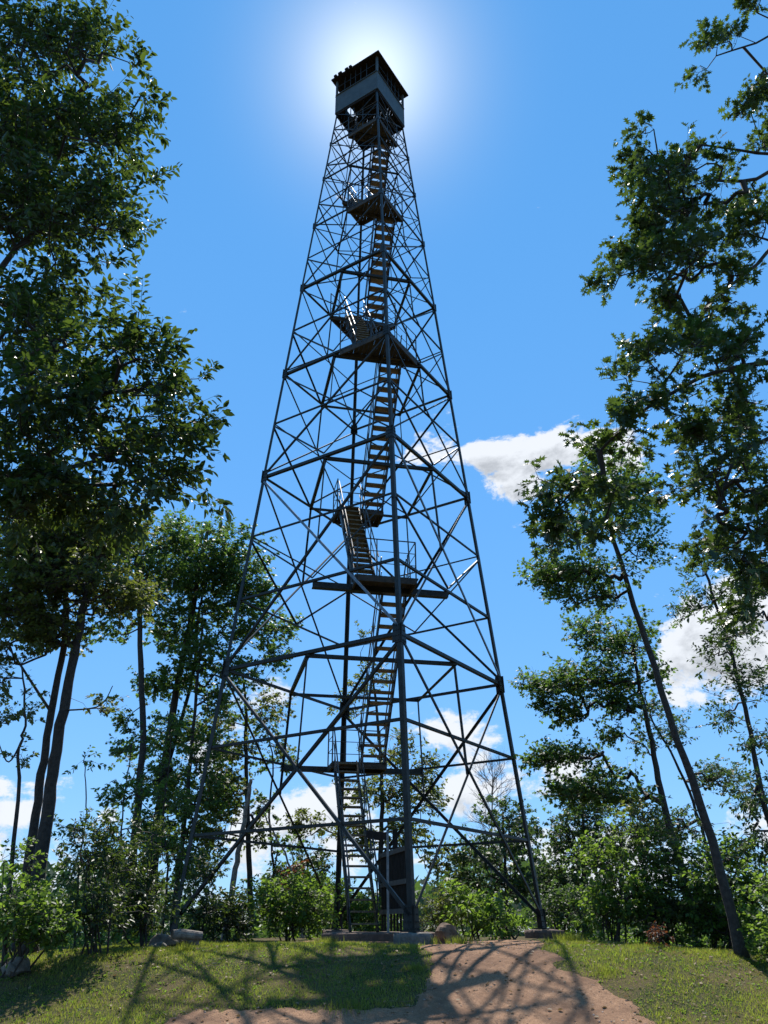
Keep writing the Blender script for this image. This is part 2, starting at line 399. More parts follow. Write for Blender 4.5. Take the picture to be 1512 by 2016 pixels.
for k in range(len(MAIN) - 1):
    z0, z1 = LV[MAIN[k]], LV[MAIN[k + 1]]; a = [.070, .064, .052, .046, .040, .035, .031, .028][k]
    w0, w1 = dd(z0), dd(z1); zx = z0 + (z1 - z0) * w0 / (w0 + w1)
    for i in range(4):
        n = fnorm(i); ze = .22 if k == 0 else .1
        for s_ in (0, 1):
            p0 = LG(i + s_, z0 + ze); p1 = LG(i + 1 - s_, z1 - .1); e = (p1 - p0) / np.linalg.norm(p1 - p0)
            sun_lit = (i, s_, k) in ((0, 1, 1), (3, 1, 1))  # braces gleaming in the sun: the brightness is put into a paler colour
            member('brace', p0 + e * .1, p1 - e * .1, a, n, off=.014 if s_ else -.035, material=STEEL_PALE_SUNLIT if sun_lit else None)
        if k < 7: member('hanger', mid(i, z1) - (0, 0, .03), mid(i, zx), a * .75, n, off=-.05)
for sub, below in (('A2', 'A1'), ('B1', 'B'), ('C1', 'C'), ('D1', 'D'), ('E1', 'E'), ('F1', 'F'), ('G1', 'G')):
    a = .048 if LV[sub] < 21 else .04
    for i in range(4):
        n = fnorm(i)
        for s_ in (0, 1):
            p0 = LG(i + s_, LV[sub] - .08); p1 = mid(i, LV[below] + .05); e = (p1 - p0) / np.linalg.norm(p1 - p0)
            member('knee_brace', p0 + e * .08, p1, a, n, off=.028)
for lev in ('A', 'B', 'C', 'D', 'E', 'F', 'G'):
    z = LV[lev]; a = .095 if z < 21 else .055
    for i in range(4):
        p0, p1 = mid(i, z), mid(i + 1, z); n = np.cross(p1 - p0, (0, 0, 1))
        member('diaphragm_strut', p0 - (0, 0, .08), p1 - (0, 0, .08), a, n)
p0, p1 = mid(1, LV['s2']), mid(2, LV['s2']); member('landing_beam', p0 - (0, 0, .11), p1 - (0, 0, .11), .17, -Nv)
p0, p1 = mid(3, LV['A1']), mid(0, LV['A1']); member('landing_beam', p0 - (0, 0, .12), p1 - (0, 0, .12), .17, Nv)

# stairs
ntread = [0]; rest = MB()
def flight(u0, z0, u1, z1, v0, v1, n):
    P0, P1 = T(u0, 0, z0), T(u1, 0, z1); d = P1 - P0; L = np.linalg.norm(d); d = d / L
    nrm = np.cross(Rv, d); nrm = nrm if nrm[2] > 0 else -nrm
    mb = MB()
    for v in (v0, v1):
        w = -1 if v == v0 else 1
        a, b = T(u0, v, z0), T(u1, v, z1)
        mb.bar(a - nrm * .05, b - nrm * .05, .035, .19, up=nrm)
    fo = mb.build('stair_flight', STEEL if z0 < 13 else WOODD, tower)
    for k in range(1, n + 1):
        c = T(u0 + (u1 - u0) * (k - .5) / n, (v0 + v1) / 2, z0 + (z1 - z0) * (k - .35) / n)
        hu = .125; tb = rest if ntread[0] >= 100 else MB()
        tb.box(c + (0, 0, random.uniform(-.004, .004)), Nv * hu, Rv * ((v1 - v0) / 2 - .02), (0, 0, .02))
        if ntread[0] < 100: tb.build('tread', WOODT, fo)
        ntread[0] += 1
    # handrails both sides, posts from the stringers
    for v in (v0 - .03, v1 + .03):
        hr = MB(); up = np.array([0, 0, 1.])
        for h, r in ((.95, .02), (.5, .013)):
            a, b = T(u0, v, z0 + h), T(u1, v, z1 + h); hr.tube([a, b], r, 6)
        m_ = 4 if L > 3 else 3
        for k in range(m_):
            f_ = (k + .3) / (m_ - .4); a = T(u0 + (u1 - u0) * f_, v, z0 + (z1 - z0) * f_); hr.tube([a - (0, 0, .12), a + (0, 0, .95)], .018, 6)
        hr.build('handrail', PIPE, fo)
def deck(name, outline, z, hole=None, material=None, w=.14):
    """plank deck over a convex outline in (u, v); planks run along u"""
    mb = MB(); us = [p[0] for p in outline]; vs = [p[1] for p in outline]; v = min(vs)
    while v < max(vs) - .02:
        vm = min(v + w / 2, max(vs)); xs = []
        for a, b in zip(outline, outline[1:] + outline[:1]):
            if (a[1] - vm) * (b[1] - vm) < 0 or a[1] == vm: xs.append(a[0] + (b[0] - a[0]) * (vm - a[1]) / (b[1] - a[1] + 1e-9))
        if len(xs) >= 2:
            segs = [(min(xs), max(xs))]
            if hole and hole[2] < vm < hole[3]: segs = [(min(xs), hole[0]), (hole[1], max(xs))]
            for a, b in segs:
                if b - a > .04:
                    mb.box(T((a + b) / 2, vm, z - .025 + random.uniform(-.003, .003)), Nv * (b - a) / 2, Rv * (w / 2 - .006), (0, 0, .02))
        v += w
    for a, b in zip(outline, outline[1:] + outline[:1]):
        if math.hypot(b[0] - a[0], b[1] - a[1]) > .3: mb.bar(T(*a, z - .12), T(*b, z - .12), .05, .145)
    return mb.build(name, material or WOOD, tower)
def railing(parent, pts, z, h=1.05, rails=(1.05, .7, .35)):
    mb = MB()
    for u, v in pts: mb.tube([T(u, v, z - .1), T(u, v, z + h)], .022, 6)
    for a, b in zip(pts, pts[1:]):
        for r in rails: mb.tube([T(*a, z + r), T(*b, z + r)], .017 if r == h else .011, 6)
        L = math.hypot(b[0] - a[0], b[1] - a[1])
        if L > 1.1:
            for k in range(1, int(L / .7) + 1):
                f_ = k / (int(L / .7) + 1); u, v = a[0] + (b[0] - a[0]) * f_, a[1] + (b[1] - a[1]) * f_
                mb.tube([T(u, v, z - .1), T(u, v, z + h)], .018, 6)
    mb.build('railing', PIPE, parent)
vL, vR = (-.69, -.06), (.08, .74)
zs2, zA1, zB, zC, zD, zE, zF, zG = (LV[k] for k in ('s2', 'A1', 'B', 'C', 'D', 'E', 'F', 'G'))
flight(1.65, -.02, -1.30, zs2, *vL, 17)
flight(-1.40, zs2, 1.65, zA1, *vR, 16)
flight(1.65, zA1, -1.45, zB, *vL, 16)
flight(-1.48, zB, 1.62, zC, *vR, 16)
flight(1.60, zC, -1.15, zD, *vL, 15)
flight(-1.15, zD, 1.02, zE, *vR, 12)
flight(1.00, zE, -.80, zF, *vL, 10)
flight(-.75, zF, .50, zG, .08, .70, 8)
flight(.62, zG, -.30, LV['cab'], -.62, -.08, 7)
tag(rest.build('tread', WOODT, tower), kind='stuff')
d1_ = deck('landing', [(-1.30, -.75), (-1.30, .80), (-2.12, .80), (-2.12, -.75)], zs2)
railing(d1_, [(-1.32, -.75), (-2.12, -.75), (-2.12, .80), (-1.32, .80)], zs2)
d2_ = deck('landing', [(1.65, -.80), (2.55, -.80), (2.55, .80), (1.65, .80)], zA1)
railing(d2_, [(1.67, -.80), (2.55, -.80), (2.55, .80), (1.67, .80)], zA1)
d3_ = deck('landing', [(-1.45, -.76), (-1.45, .78), (-2.35, .78), (-2.35, -.76)], zB)
railing(d3_, [(-1.47, -.76), (-2.35, -.76), (-2.35, .78), (-1.47, .78)], zB)
def corner_landing(z, ue, s, rails=True):
    dc = dd(z) - .06; vv = dc - abs(ue)
    dk = deck('landing', [(ue, -vv), (ue, vv), (s * dc, .05), (s * dc, -.05)], z)
    if rails: railing(dk, [(ue, -vv), (s * dc * .98, 0), (ue, vv)], z)
    return dk
corner_landing(zC, 1.58, 1); corner_landing(zD, -1.18, -1); corner_landing(zE, 1.05, 1)
corner_landing(zF, -.85, -1); corner_landing(zG, .58, 1)

# cab
DC = 1.46; ZC0, ZC1, ZC2 = 30.0, 31.04, 32.05
def CP(i, z, d=DC): return DIRS[i % 4] * d + np.array([0, 0, z])
fl = deck('cab_floor', [(DC - .04, -.02), (DC - .04, .02), (.02, DC - .04), (-.02, DC - .04), (-DC + .04, .02), (-DC + .04, -.02), (-.02, -DC + .04), (.02, -DC + .04)],
          ZC0 + .02, hole=(-.02, .5, -1.08, -.5), material=WOODD, w=.12)
jo = MB()
for v in (-.45, .0, .45, .9): jo.bar(T(-(DC - abs(v)) + .08, v, ZC0 - .17), T((DC - abs(v)) - .08, v, ZC0 - .17), .05, .15)
jo.build('floor_joist', WOODD, fl)
for i in range(4):
    a, b = CP(i, 0), CP(i + 1, 0); n = (a + b) / np.linalg.norm(a + b); e = (b - a) / np.linalg.norm(b - a); L = np.linalg.norm(b - a)
    w_ = MB(); c = (a + b) / 2
    w_.box(c + (0, 0, (ZC0 - .06 + ZC1) / 2), e * (L / 2 - .004), n * .012, (0, 0, (ZC1 - ZC0 + .06) / 2))
    w_.box(c + n * .02 + (0, 0, ZC1 + .015), e * (L / 2), n * .03, (0, 0, .014))
    w_.box(c + n * .016 + (0, 0, ZC0 - .03), e * (L / 2), n * .02, (0, 0, .025))
    w_.build('cab_wall', CABMETAL, tower)
    p_ = MB(); p_.box(CP(i, (ZC0 + ZC2) / 2, DC - .035), e * .04, n * .04, (0, 0, (ZC2 - ZC0) / 2 + .04)); p_.build('corner_post', CABMETAL, tower)
    for f_ in ((.22, .36, .48, .61, .75) if i != 0 else (.38, .52, .66, .8)):
        m_ = MB(); c2 = a + (b - a) * f_; wdt = .009
        m_.box(c2 + (0, 0, (ZC1 + ZC2) / 2), e * wdt, n * .02, (0, 0, (ZC2 - ZC1) / 2 + .01)); m_.build('window_mullion', STEEL, tower)
    m_ = MB(); m_.box(c - n * .005 + (0, 0, ZC1 + .55), e * (L / 2 - .08), n * .01, (0, 0, .012)); m_.build('window_rail', STEEL, tower)
rf = MB(); DE = 1.70
apex = np.array([0, 0, ZC2 + .62]); cs = [CP(i, ZC2 + .03, DE) for i in range(4)]; cl_ = [CP(i, ZC2 - .03, DE - .01) for i in range(4)]
rf.add(cs + [apex] + cl_, [(0, 1, 4), (1, 2, 4), (2, 3, 4), (3, 0, 4), (5, 8, 7, 6), (0, 5, 6, 1), (1, 6, 7, 2), (2, 7, 8, 3), (3, 8, 5, 0)])
ro = rf.build('cab_roof', WOODD, tower)
rr = MB()
for f_ in np.linspace(.05, .95, 15):
    a, b = CP(3, ZC2 - .045, DE - .06), CP(0, ZC2 - .045, DE - .06); c, d = CP(2, ZC2 - .045, DE - .06), CP(1, ZC2 - .045, DE - .06)
    rr.bar(a + (b - a) * f_, c + (d - c) * f_, .035, .03)
rr.build('rafter', WOODD, ro)
sh = MB()
for f_, s_ in ((.10, .05), (.2, .07), (.34, .06), (.42, .05)):
    a, b = CP(3, ZC2 + .05, DE), CP(0, ZC2 + .05, DE); c = a + (b - a) * f_
    sh.box(c, (b - a) * s_ * .5, np.array([.03, .05, .012]), np.array([0, -.01, .045]))
sh.build('lifted_shingle', WOODD, ro)

# ------------------------------------------------------------------ footings, slab, gate, rocks
def rough_block(name, c, hx, hy, hz, ang, material, label, cat, group=None, jit=.015, chip=.03, seg=7):
    """block with worn edges: a subdivided box whose surface is slightly uneven"""
    o = empty('x'); bpy.data.objects.remove(o)
    V = []; Fc = []; n = seg; key = {}
    def vid(p):
        k = tuple(np.round(p, 4))
        if k not in key: key[k] = len(V); V.append(p)
        return key[k]
    for ax in range(3):
        for s_ in (-1, 1):
            for i in range(n):
                for j in range(n):
                    qd = []
                    for a, b in ((i, j), (i + 1, j), (i + 1, j + 1), (i, j + 1)):
                        p = np.zeros(3); p[ax] = s_; p[(ax + 1) % 3] = -1 + 2 * a / n; p[(ax + 2) % 3] = -1 + 2 * b / n; qd.append(vid(p))
                    Fc.append(tuple(qd if s_ > 0 else qd[::-1]))
    V = np.array(V); e = (np.abs(V) > .99).sum(1)
    H = np.array([hx, hy, hz]); W_ = V * H
    W_ -= np.sign(V) * (np.abs(V) > .99) * np.where(e >= 2, chip, 0)[:, None]
    W_ += rng.normal(0, jit, W_.shape)
    ca, sa = math.cos(ang), math.sin(ang); R_ = np.array([[ca, -sa, 0], [sa, ca, 0], [0, 0, 1]])
    mb = MB(); mb.add(W_ @ R_.T, Fc)
    o = mb.build(name, material, smooth=True); o.location = c; tag(o, label, cat, group); return o
def foot(i, h, label, material=CONC, off=(0, 0)):
    p = LG(i, 0, .06); z = ground(p[0], p[1]); top = -.014
    return rough_block('concrete_footing', (p[0] + off[0], p[1] + off[1], (top + z - .3) / 2), h, h, (top - z + .3) / 2, YAW + math.pi / 4 * 0, material, label, 'footing', 'footings under the tower legs', .005, .012)
foot(0, .33, 'squat dark weathered concrete footing under the front leg at the edge of the gravel', CONCD)
foot(1, .40, 'brown square concrete footing under the right tower leg beside the grass')
foot(2, .36, 'concrete footing under the back tower leg, behind the foot of the stairs')
foot(3, .36, 'concrete footing under the left tower leg, half hidden by boulders', CONCD)
zsl = float(ground(0, 0)); sb = rough_block('stair_slab', (.32, -1.1, (-.03 + zsl - .2) / 2), 1.3, 1.35, (-.03 - zsl + .2) / 2, 0.03, CONC,
    'long low reddish concrete slab under the bottom of the stairs', 'slab', None, .005, .012, 12)

gate = empty('plank_gate', (.69, -1.85, -.03)); tag(gate, 'dark stained plank security gate standing beside the bottom flight of stairs', 'gate')
ga, gb = np.array([.37, -.55, -.03]), np.array([.97, -2.95, -.03]); ge = (gb - ga) / np.linalg.norm(gb - ga); gn = np.cross(ge, (0, 0, 1)); GL = np.linalg.norm(gb - ga)
k = 0; s_ = .07
while s_ < GL:
    lo_, hi_ = .02, 1.72
    if 1.10 < s_ < 1.55: hi_ = 2.15
    if k % 2 == 1: lo_ = .42
    mb = MB(); mb.box(ga + ge * s_ + (0, 0, (lo_ + hi_) / 2), ge * .058, gn * .012, (0, 0, (hi_ - lo_) / 2)); mb.build('plank', WOODD, gate); s_ += .142; k += 1
for z in (.42, 1.0, 1.66):
    mb = MB(); mb.box((ga + gb) / 2 + gn * .035 + (0, 0, z), ge * GL / 2, gn * .02, (0, 0, .05)); mb.build('rail', RAILW, gate)
mb = MB(); pp = PX(764, 1800, 19.2); pp[2] = -.03
mb.angle(pp, pp + (0, 0, 2.05), .055, (0, -1, 0)); mb.build('post', STEEL_PALE_SUNLIT, gate)
mb = MB(); mb.bar(pp + (-.02, .05, 1.92), pp + (-.48, .9, 2.06), .04, .16); mb.build('lintel', WOODD, gate)

def boulder(name, c, r, sq, material, label, cat='rock', group=None, seed=0, n=26):
    rs = np.random.default_rng(seed); V = []; Fc = []; m_ = n; k_ = n // 2
    ph = rs.uniform(0, 6, (6, 3)); fr = rs.uniform(.8, 2.6, (6, 3))
    pl_ = rs.normal(size=(9, 3)); pl_ /= np.linalg.norm(pl_, axis=1)[:, None]; of = rs.uniform(.5, .85, 9)
    for i in range(k_ + 1):
        for j in range(m_):
            th = math.pi * i / k_; f_ = 2 * math.pi * j / m_
            v = np.array([math.sin(th) * math.cos(f_), math.sin(th) * math.sin(f_), math.cos(th)])
            for a, b in zip(pl_, of):
                if v @ a > b: v = v - a * (v @ a - b)
            s__ = 1 + .08 * sum(math.sin(v @ fr[q_] * 2.2 + ph[q_, 0]) for q_ in range(6)) / 2 + .012 * rs.normal()
            V.append(v * s__ * r * np.array(sq))
    for i in range(k_):
        for j in range(m_): Fc.append((i * m_ + j, i * m_ + (j + 1) % m_, (i + 1) * m_ + (j + 1) % m_, (i + 1) * m_ + j))
    mb = MB(); mb.add(V, Fc); o = mb.build(name, material); o.location = c; tag(o, label, cat, group); return o
def on_ground(px, py, t, dz=0):
    p = PX(px, py, t) if t else hit(px, py); return (p[0], p[1], float(ground(p[0], p[1])) + dz)
boulder('boulder', on_ground(330, 1864, 0, .08), .29, (1.25, .8, .62), ROCK, 'pale grey wedge shaped boulder in front of the left tower leg', seed=3)
boulder('boulder', on_ground(308, 1868, 0, .04), .15, (1.3, .8, .6), ROCK, 'small grey rock at the left foot of the boulder pile by the left leg', seed=5)
boulder('boulder', on_ground(370, 1862, 0, .05), .19, (1.3, .8, .7), ROCK, 'tan rock at the right end of the boulder pile by the left leg', seed=6)
boulder('boulder', on_ground(24, 1918, 0, .07), .30, (.95, .8, .75), ROCK, 'lone rounded grey boulder on the grass at the left edge', seed=9)
lg = MB(); a, b = PX(340, 1830, 17.3), PX(398, 1828, 17.6); a[2] = -.02; b[2] = -.05
lg.tube([a, a * .7 + b * .3 + (0, 0, .02), b], [.085, .095, .08], 14); o = lg.build('cut_log', BARKP); tag(o, 'short pale weathered log lying on top of the boulder pile', 'log')
boulder('root_mound', on_ground(885, 1825, 18.3, .10), .30, (1.0, .8, 1.15), SOIL, 'brown upturned root ball of soil right of the front footing', 'mound', seed=12)

# ------------------------------------------------------------------ leaves, trees, shrubs
def rot_frames(d, spin):
    """orthonormal frames with y along d, z roughly up, spun by angle"""
    d = d / np.linalg.norm(d, axis=1)[:, None]; upv = np.tile([0., 0, 1.], (len(d), 1))
    x = np.cross(d, upv); nn = np.linalg.norm(x, axis=1)[:, None]; x = np.where(nn > .05, x / np.maximum(nn, 1e-6), [1., 0, 0])
    z = np.cross(x, d); c, s_ = np.cos(spin)[:, None], np.sin(spin)[:, None]
    return x * c + z * s_, d, z * c - x * s_
def ngon(outline, fold=.0):
    V = np.array([(x, y, abs(x) * fold - y * y * .12) for x, y in outline]); return V
def half(pts): return pts + [(-x, y) for x, y in pts[::-1] if x > 1e-6]
LEAF = {
  'elm': (np.array([(0, 0, 0), (.22, .3, .07), (.17, .68, .04), (0, 1, -.12), (-.17, .68, .04), (-.22, .3, .07)]), [(0, 1, 2, 3), (3, 4, 5, 0)]),
  'broad': (np.array([(0, 0, 0), (.30, .28, .08), (.26, .66, .05), (0, 1, -.10), (-.26, .66, .05), (-.30, .28, .08)]), [(0, 1, 2, 3), (3, 4, 5, 0)]),
}
mo = [(0, 0), (.10, .12), (.38, .10), (.30, .30), (.52, .55), (.24, .52), (.20, .72), (0, 1.0)]
LEAF['maple'] = (ngon(mo[:-1] + [(0, 1.0)] + [(-x, y) for x, y in mo[1:-1][::-1]], .12), [tuple(range(14))])
ok = [(0, 0), (.05, .18), (.26, .22), (.10, .36), (.40, .52), (.12, .56), (.30, .84), (.08, .78), (0, 1.0)]
LEAF['oak'] = (ngon(ok + [(-x, y) for x, y in ok[1:-1][::-1]], .15), [tuple(range(16))])
def leaf_mesh(name, kind, P, D, L, material, parent, spin=None):
    Vt, Ft = LEAF[kind]; n = len(P)
    spin = rng.normal(0, .75, n) if spin is None else spin
    ax, ay, az = rot_frames(D, spin)
    V = P[:, None] + L[:, None, None] * (Vt[None, :, 0:1] * ax[:, None] + Vt[None, :, 1:2] * ay[:, None] + Vt[None, :, 2:3] * az[:, None])
    k = len(Vt); off = (np.arange(n) * k)[:, None]
    fl_ = np.concatenate([np.array(f) for f in Ft]); loops = (off + fl_[None]).ravel()
    fn = np.tile([len(f) for f in Ft], n); tone = np.repeat(np.clip(rng.normal(.45, .28, n), 0, 1), len(Ft))
    return np_mesh(name, V.reshape(-1, 3), fn, loops, material, parent, tone)
def frusta(name, A, Bp, ra, rb, material, parent, k=4):
    """many thin tapered sticks in one mesh"""
    n = len(A); d = Bp - A; d /= np.maximum(np.linalg.norm(d, axis=1), 1e-6)[:, None]
    x, _, z = rot_frames(d, np.zeros(n)); ang = np.arange(k) * 2 * math.pi / k
    ring = x[:, None] * np.cos(ang)[None, :, None] + z[:, None] * np.sin(ang)[None, :, None]
    V = np.concatenate([A[:, None] + ring * ra[:, None, None], Bp[:, None] + ring * rb[:, None, None]], 1)
    j = np.arange(k); f = np.stack([j, (j + 1) % k, (j + 1) % k + k, j + k], 1).ravel()
    loops = ((np.arange(n) * 2 * k)[:, None] + f[None]).ravel()
    return np_mesh(name, V.reshape(-1, 3), [4] * (n * k), loops, material, parent, smooth=True)

def grow(trunk, sprays, dirs, r_tip, step=.4, wander=.035):
    """connect each spray base to the nearest point of the growing skeleton"""
    N = [tuple(p) for p in trunk]; par = list(range(-1, len(trunk) - 1)); hits = [0] * len(trunk)
    arr = np.zeros((len(trunk) + len(sprays) * 14, 3)); arr[:len(N)] = trunk; cnt = len(N)
    dtr = np.array([np.min(np.linalg.norm(trunk - s_, axis=1)) for s_ in sprays]); order = np.argsort(dtr)
    ends = np.zeros(len(sprays), int)
    for s_i in order:
        p = sprays[s_i]; dv = p - arr[:cnt]; dist = np.linalg.norm(dv, axis=1)
        cost = dist * (1 + .5 * np.clip(-dv[:, 2] / (dist + 1e-6), 0, 1))   # prefer limbs rising to the spray
        j = int(np.argmin(cost)); L = dist[j]; k = min(13, max(1, int(L / step))); a = arr[j].copy()
        sag = np.array([0, 0, 1.]) * L * .10; prev = j
        for q_ in range(1, k + 1):
            f_ = q_ / k; w = a + (p - a) * f_ + sag * math.sin(math.pi * f_) * .6
            if q_ < k: w = w + rng.normal(0, wander * min(L, 1.), 3)
            arr[cnt] = w; par.append(prev); prev = cnt; cnt += 1
        ends[s_i] = prev
    load = np.zeros(cnt)
    for e in ends: load[e] += 1
    par = np.array(par)
    for i in range(cnt - 1, 0, -1):
        if par[i] >= 0: load[par[i]] += load[i]
    return arr[:cnt], par, np.maximum(load, 1)

def sample_crown(crown, t, thick, leaf_L, kind, mult, nl, clump, tw):
    pts = []; tot = 0
    for e in crown:
        cx, cy, rx, ry = e[:4]; dens = e[4] if len(e) > 4 else 1.; te = e[5] if len(e) > 5 else t
        c = PX(cx, cy, te); slant = (c - CAM) @ _fw; s_ = F / slant
        aspect = {'elm': .36, 'broad': .48, 'maple': .45, 'oak': .42}[kind]
        sig = min(.30, .38 * min(rx, ry) / s_); sh_ = (sig + tw * (.85 if te < 12 else .4)) * s_
        ax_, ay_ = max(.3 * rx, rx - sh_), max(.3 * ry, ry - sh_)
        leafpx = (leaf_L * s_) ** 2 * aspect * .55
        nsp = max(3, int(mult * 1.5 * dens * math.pi * rx * ry / leafpx / nl)); ncl = max(2, int(nsp / clump))
        a = rng.uniform(0, 2 * math.pi, ncl); rr_ = np.sqrt(rng.uniform(0, 1, ncl))
        th = min(thick, .9 * min(rx, ry) / s_ + .25)
        C = np.array([PX(cx + ax_ * rr_[i] * math.cos(a[i]), cy + ay_ * rr_[i] * math.sin(a[i]), te + rng.uniform(-1, 1) * th * math.sqrt(1 - rr_[i] ** 2 * .8)) for i in range(ncl)])
        w = rng.uniform(.4, 1.6, ncl); w /= w.sum(); which = rng.choice(ncl, nsp, p=w)
        pts.append(C[which] + rng.normal(0, 1, (nsp, 3)) * np.array([sig, sig, sig * .7]))
    return np.concatenate(pts)

def foliage(root, trunk_nodes, crown, t, thick, kind, leaf_L, material, mult=2.4, nl=13, clump=7, tw=.38, lim=.006, bark=None, droop=.25, branch_name='branches', cap=.09):
    sp = sample_crown(crown, t, thick, leaf_L, kind, mult, nl, clump, tw)
    arr, par, load = grow(trunk_nodes, sp, None, lim)
    c = trunk_nodes.mean(0); out = sp - trunk_nodes[np.argmin(np.linalg.norm(sp[:, None] - trunk_nodes[None], axis=2), axis=1)]
    out /= np.linalg.norm(out, axis=1)[:, None] + 1e-6
    td = out * .8 + rng.normal(0, .5, sp.shape) + np.array([0, 0, .25]); td /= np.linalg.norm(td, axis=1)[:, None]
    L_t = tw * rng.uniform(.6, 1.3, len(sp)); tip = sp + td * L_t[:, None]
    nt_ = len(trunk_nodes); m_ = np.arange(nt_, len(arr)); pr_ = par[m_]
    ra = np.minimum(lim * np.sqrt(load[pr_]) * .62, cap); rb = np.minimum(lim * np.sqrt(load[m_]) * .62, cap); ra = np.where(pr_ < nt_, rb * 1.25, np.minimum(ra, rb * 1.6))
    A = np.concatenate([arr[pr_], sp]); Bp = np.concatenate([arr[m_], tip])
    frusta(branch_name, A, Bp, np.concatenate([ra, np.full(len(sp), lim * .55)]), np.concatenate([rb, np.full(len(sp), lim * .3)]), bark or BARKT, root)
    n = len(sp); f_ = rng.uniform(.08, 1.02, (n, nl)); P = sp[:, None] + td[:, None] * (L_t[:, None] * f_)[..., None]
    side = rng.normal(0, 1, (n, nl, 3)); side -= td[:, None] * (side * td[:, None]).sum(-1, keepdims=True); side /= np.linalg.norm(side, axis=2)[..., None]
    side[..., 2] *= .6
    D = td[:, None] * .55 + side * .9 + np.array([0, 0, -droop]); D /= np.linalg.norm(D, axis=2)[..., None]
    P = P + D * .02
    LL = leaf_L * rng.uniform(.5, 1.25, (n, nl)) * rng.uniform(.8, 1.15, (n, 1))
    leaf_mesh('leaves', kind, P.reshape(-1, 3), D.reshape(-1, 3), LL.ravel(), material, root)
    STATS.append((root.name, n * nl))
STATS = []
def smooth_path(pts, n):
    pts = np.array(pts); s_ = np.linspace(0, len(pts) - 1, n); out = []
    for x in s_:
        i = min(int(x), len(pts) - 2); f_ = x - i; p0 = pts[max(i - 1, 0)]; p1 = pts[i]; p2 = pts[i + 1]; p3 = pts[min(i + 2, len(pts) - 1)]
        out.append(.5 * ((2 * p1) + (-p0 + p2) * f_ + (2 * p0 - 5 * p1 + 4 * p2 - p3) * f_ ** 2 + (-p0 + 3 * p1 - 3 * p2 + p3) * f_ ** 3))
    return np.array(out)
def trunk_path(pix, t, ttop=None):
    ttop = ttop or t; k = len(pix); pts = [PX(a, b, t + (ttop - t) * i / (k - 1)) for i, (a, b) in enumerate(pix)]
    pts[0][2] = float(ground(pts[0][0], pts[0][1])) - .12; return pts
def tree(name, label, pix, t, r0, r1, crown, kind='maple', leaf_L=.09, material=None, group=None, ttop=None, bark=None, thick=1.5, cat='tree', extra=(), **kw):
    pts = trunk_path(pix, t, ttop); path = smooth_path(pts, 26); path[1:-1] += rng.normal(0, .012, path[1:-1].shape)
    root = empty(name, tuple(path[0])); root.location.z += .12; tag(root, label, cat, group)
    mb = MB(); f_ = np.linspace(0, 1, len(path)); rad = r0 + (r1 - r0) * f_ ** .8; rad[0] *= 1.55; rad[1] *= 1.15
    loc = Vector(root.location)
    sh_ = [p - np.array(loc) for p in path]
    mb.tube(sh_, rad * rng.uniform(.96, 1.04, len(rad)), 11)
    nodes = [path[9:] if len(crown) else path]
    for ex in extra:      # secondary stems: (pixel list, start index on the trunk)
        st = path[ex[1]]; ep = [st] + [PX(a, b, c) for a, b, c in ex[0]]; ep = smooth_path(ep, 12)
        mb.tube([p - np.array(loc) for p in ep], np.linspace(ex[2], ex[2] * .4, 12), 8); nodes.append(ep[3:])
    me = mb.build('trunk', bark or BARK, None, True); me.parent = root
    if len(crown):
        n0 = np.concatenate(nodes)
        r2 = root
        before = set(COL.objects)
        foliage(root, n0, crown, t, thick, kind, leaf_L, material or L_MAPLE, **kw)
        for o in set(COL.objects) - before: o.matrix_parent_inverse = Matrix.Translation(-loc)
    return root
def shrub(name, label, px, py, t, crown, kind='broad', leaf_L=.08, material=None, group=None, stems=6, cat='shrub', thick=1.0, sr=.02, **kw):
    b = PX(px, py, t); b[2] = float(ground(b[0], b[1])); root = empty(name, tuple(b)); tag(root, label, cat, group); loc = Vector(b)
    nodes = []; mb = MB(); topy = min(c[1] - c[3] * .3 for c in crown)
    for k in range(stems):
        e = crown[k % len(crown)]; tp = PX(e[0] + rng.uniform(-.6, .6) * e[2], e[1] + rng.uniform(-.5, .3) * e[3], (e[5] if len(e) > 5 else t) + rng.uniform(-.4, .4))
        s0 = b + rng.normal(0, .12, 3) * (1, 1, 0); s0[2] = float(ground(s0[0], s0[1])) - .05
        md = s0 * .55 + tp * .45 + rng.normal(0, .08, 3) + np.array([0, 0, .1]); p = smooth_path([s0, md, tp], 9); nodes.append(p[2:])
        mb.tube([x - b for x in p], np.linspace(sr, sr * .35, 9), 6)
    me = mb.build('stems', BARKT); me.parent = root
    before = set(COL.objects)
    foliage(root, np.concatenate(nodes), crown, t, thick, kind, leaf_L, material or L_BRIGHT, branch_name='twigs', **kw)
    for o in set(COL.objects) - before: o.matrix_parent_inverse = Matrix.Translation(-loc)
    return root

G_TALL = 'trees around the clearing'; G_SH = 'shrubs round the edge of the hilltop'
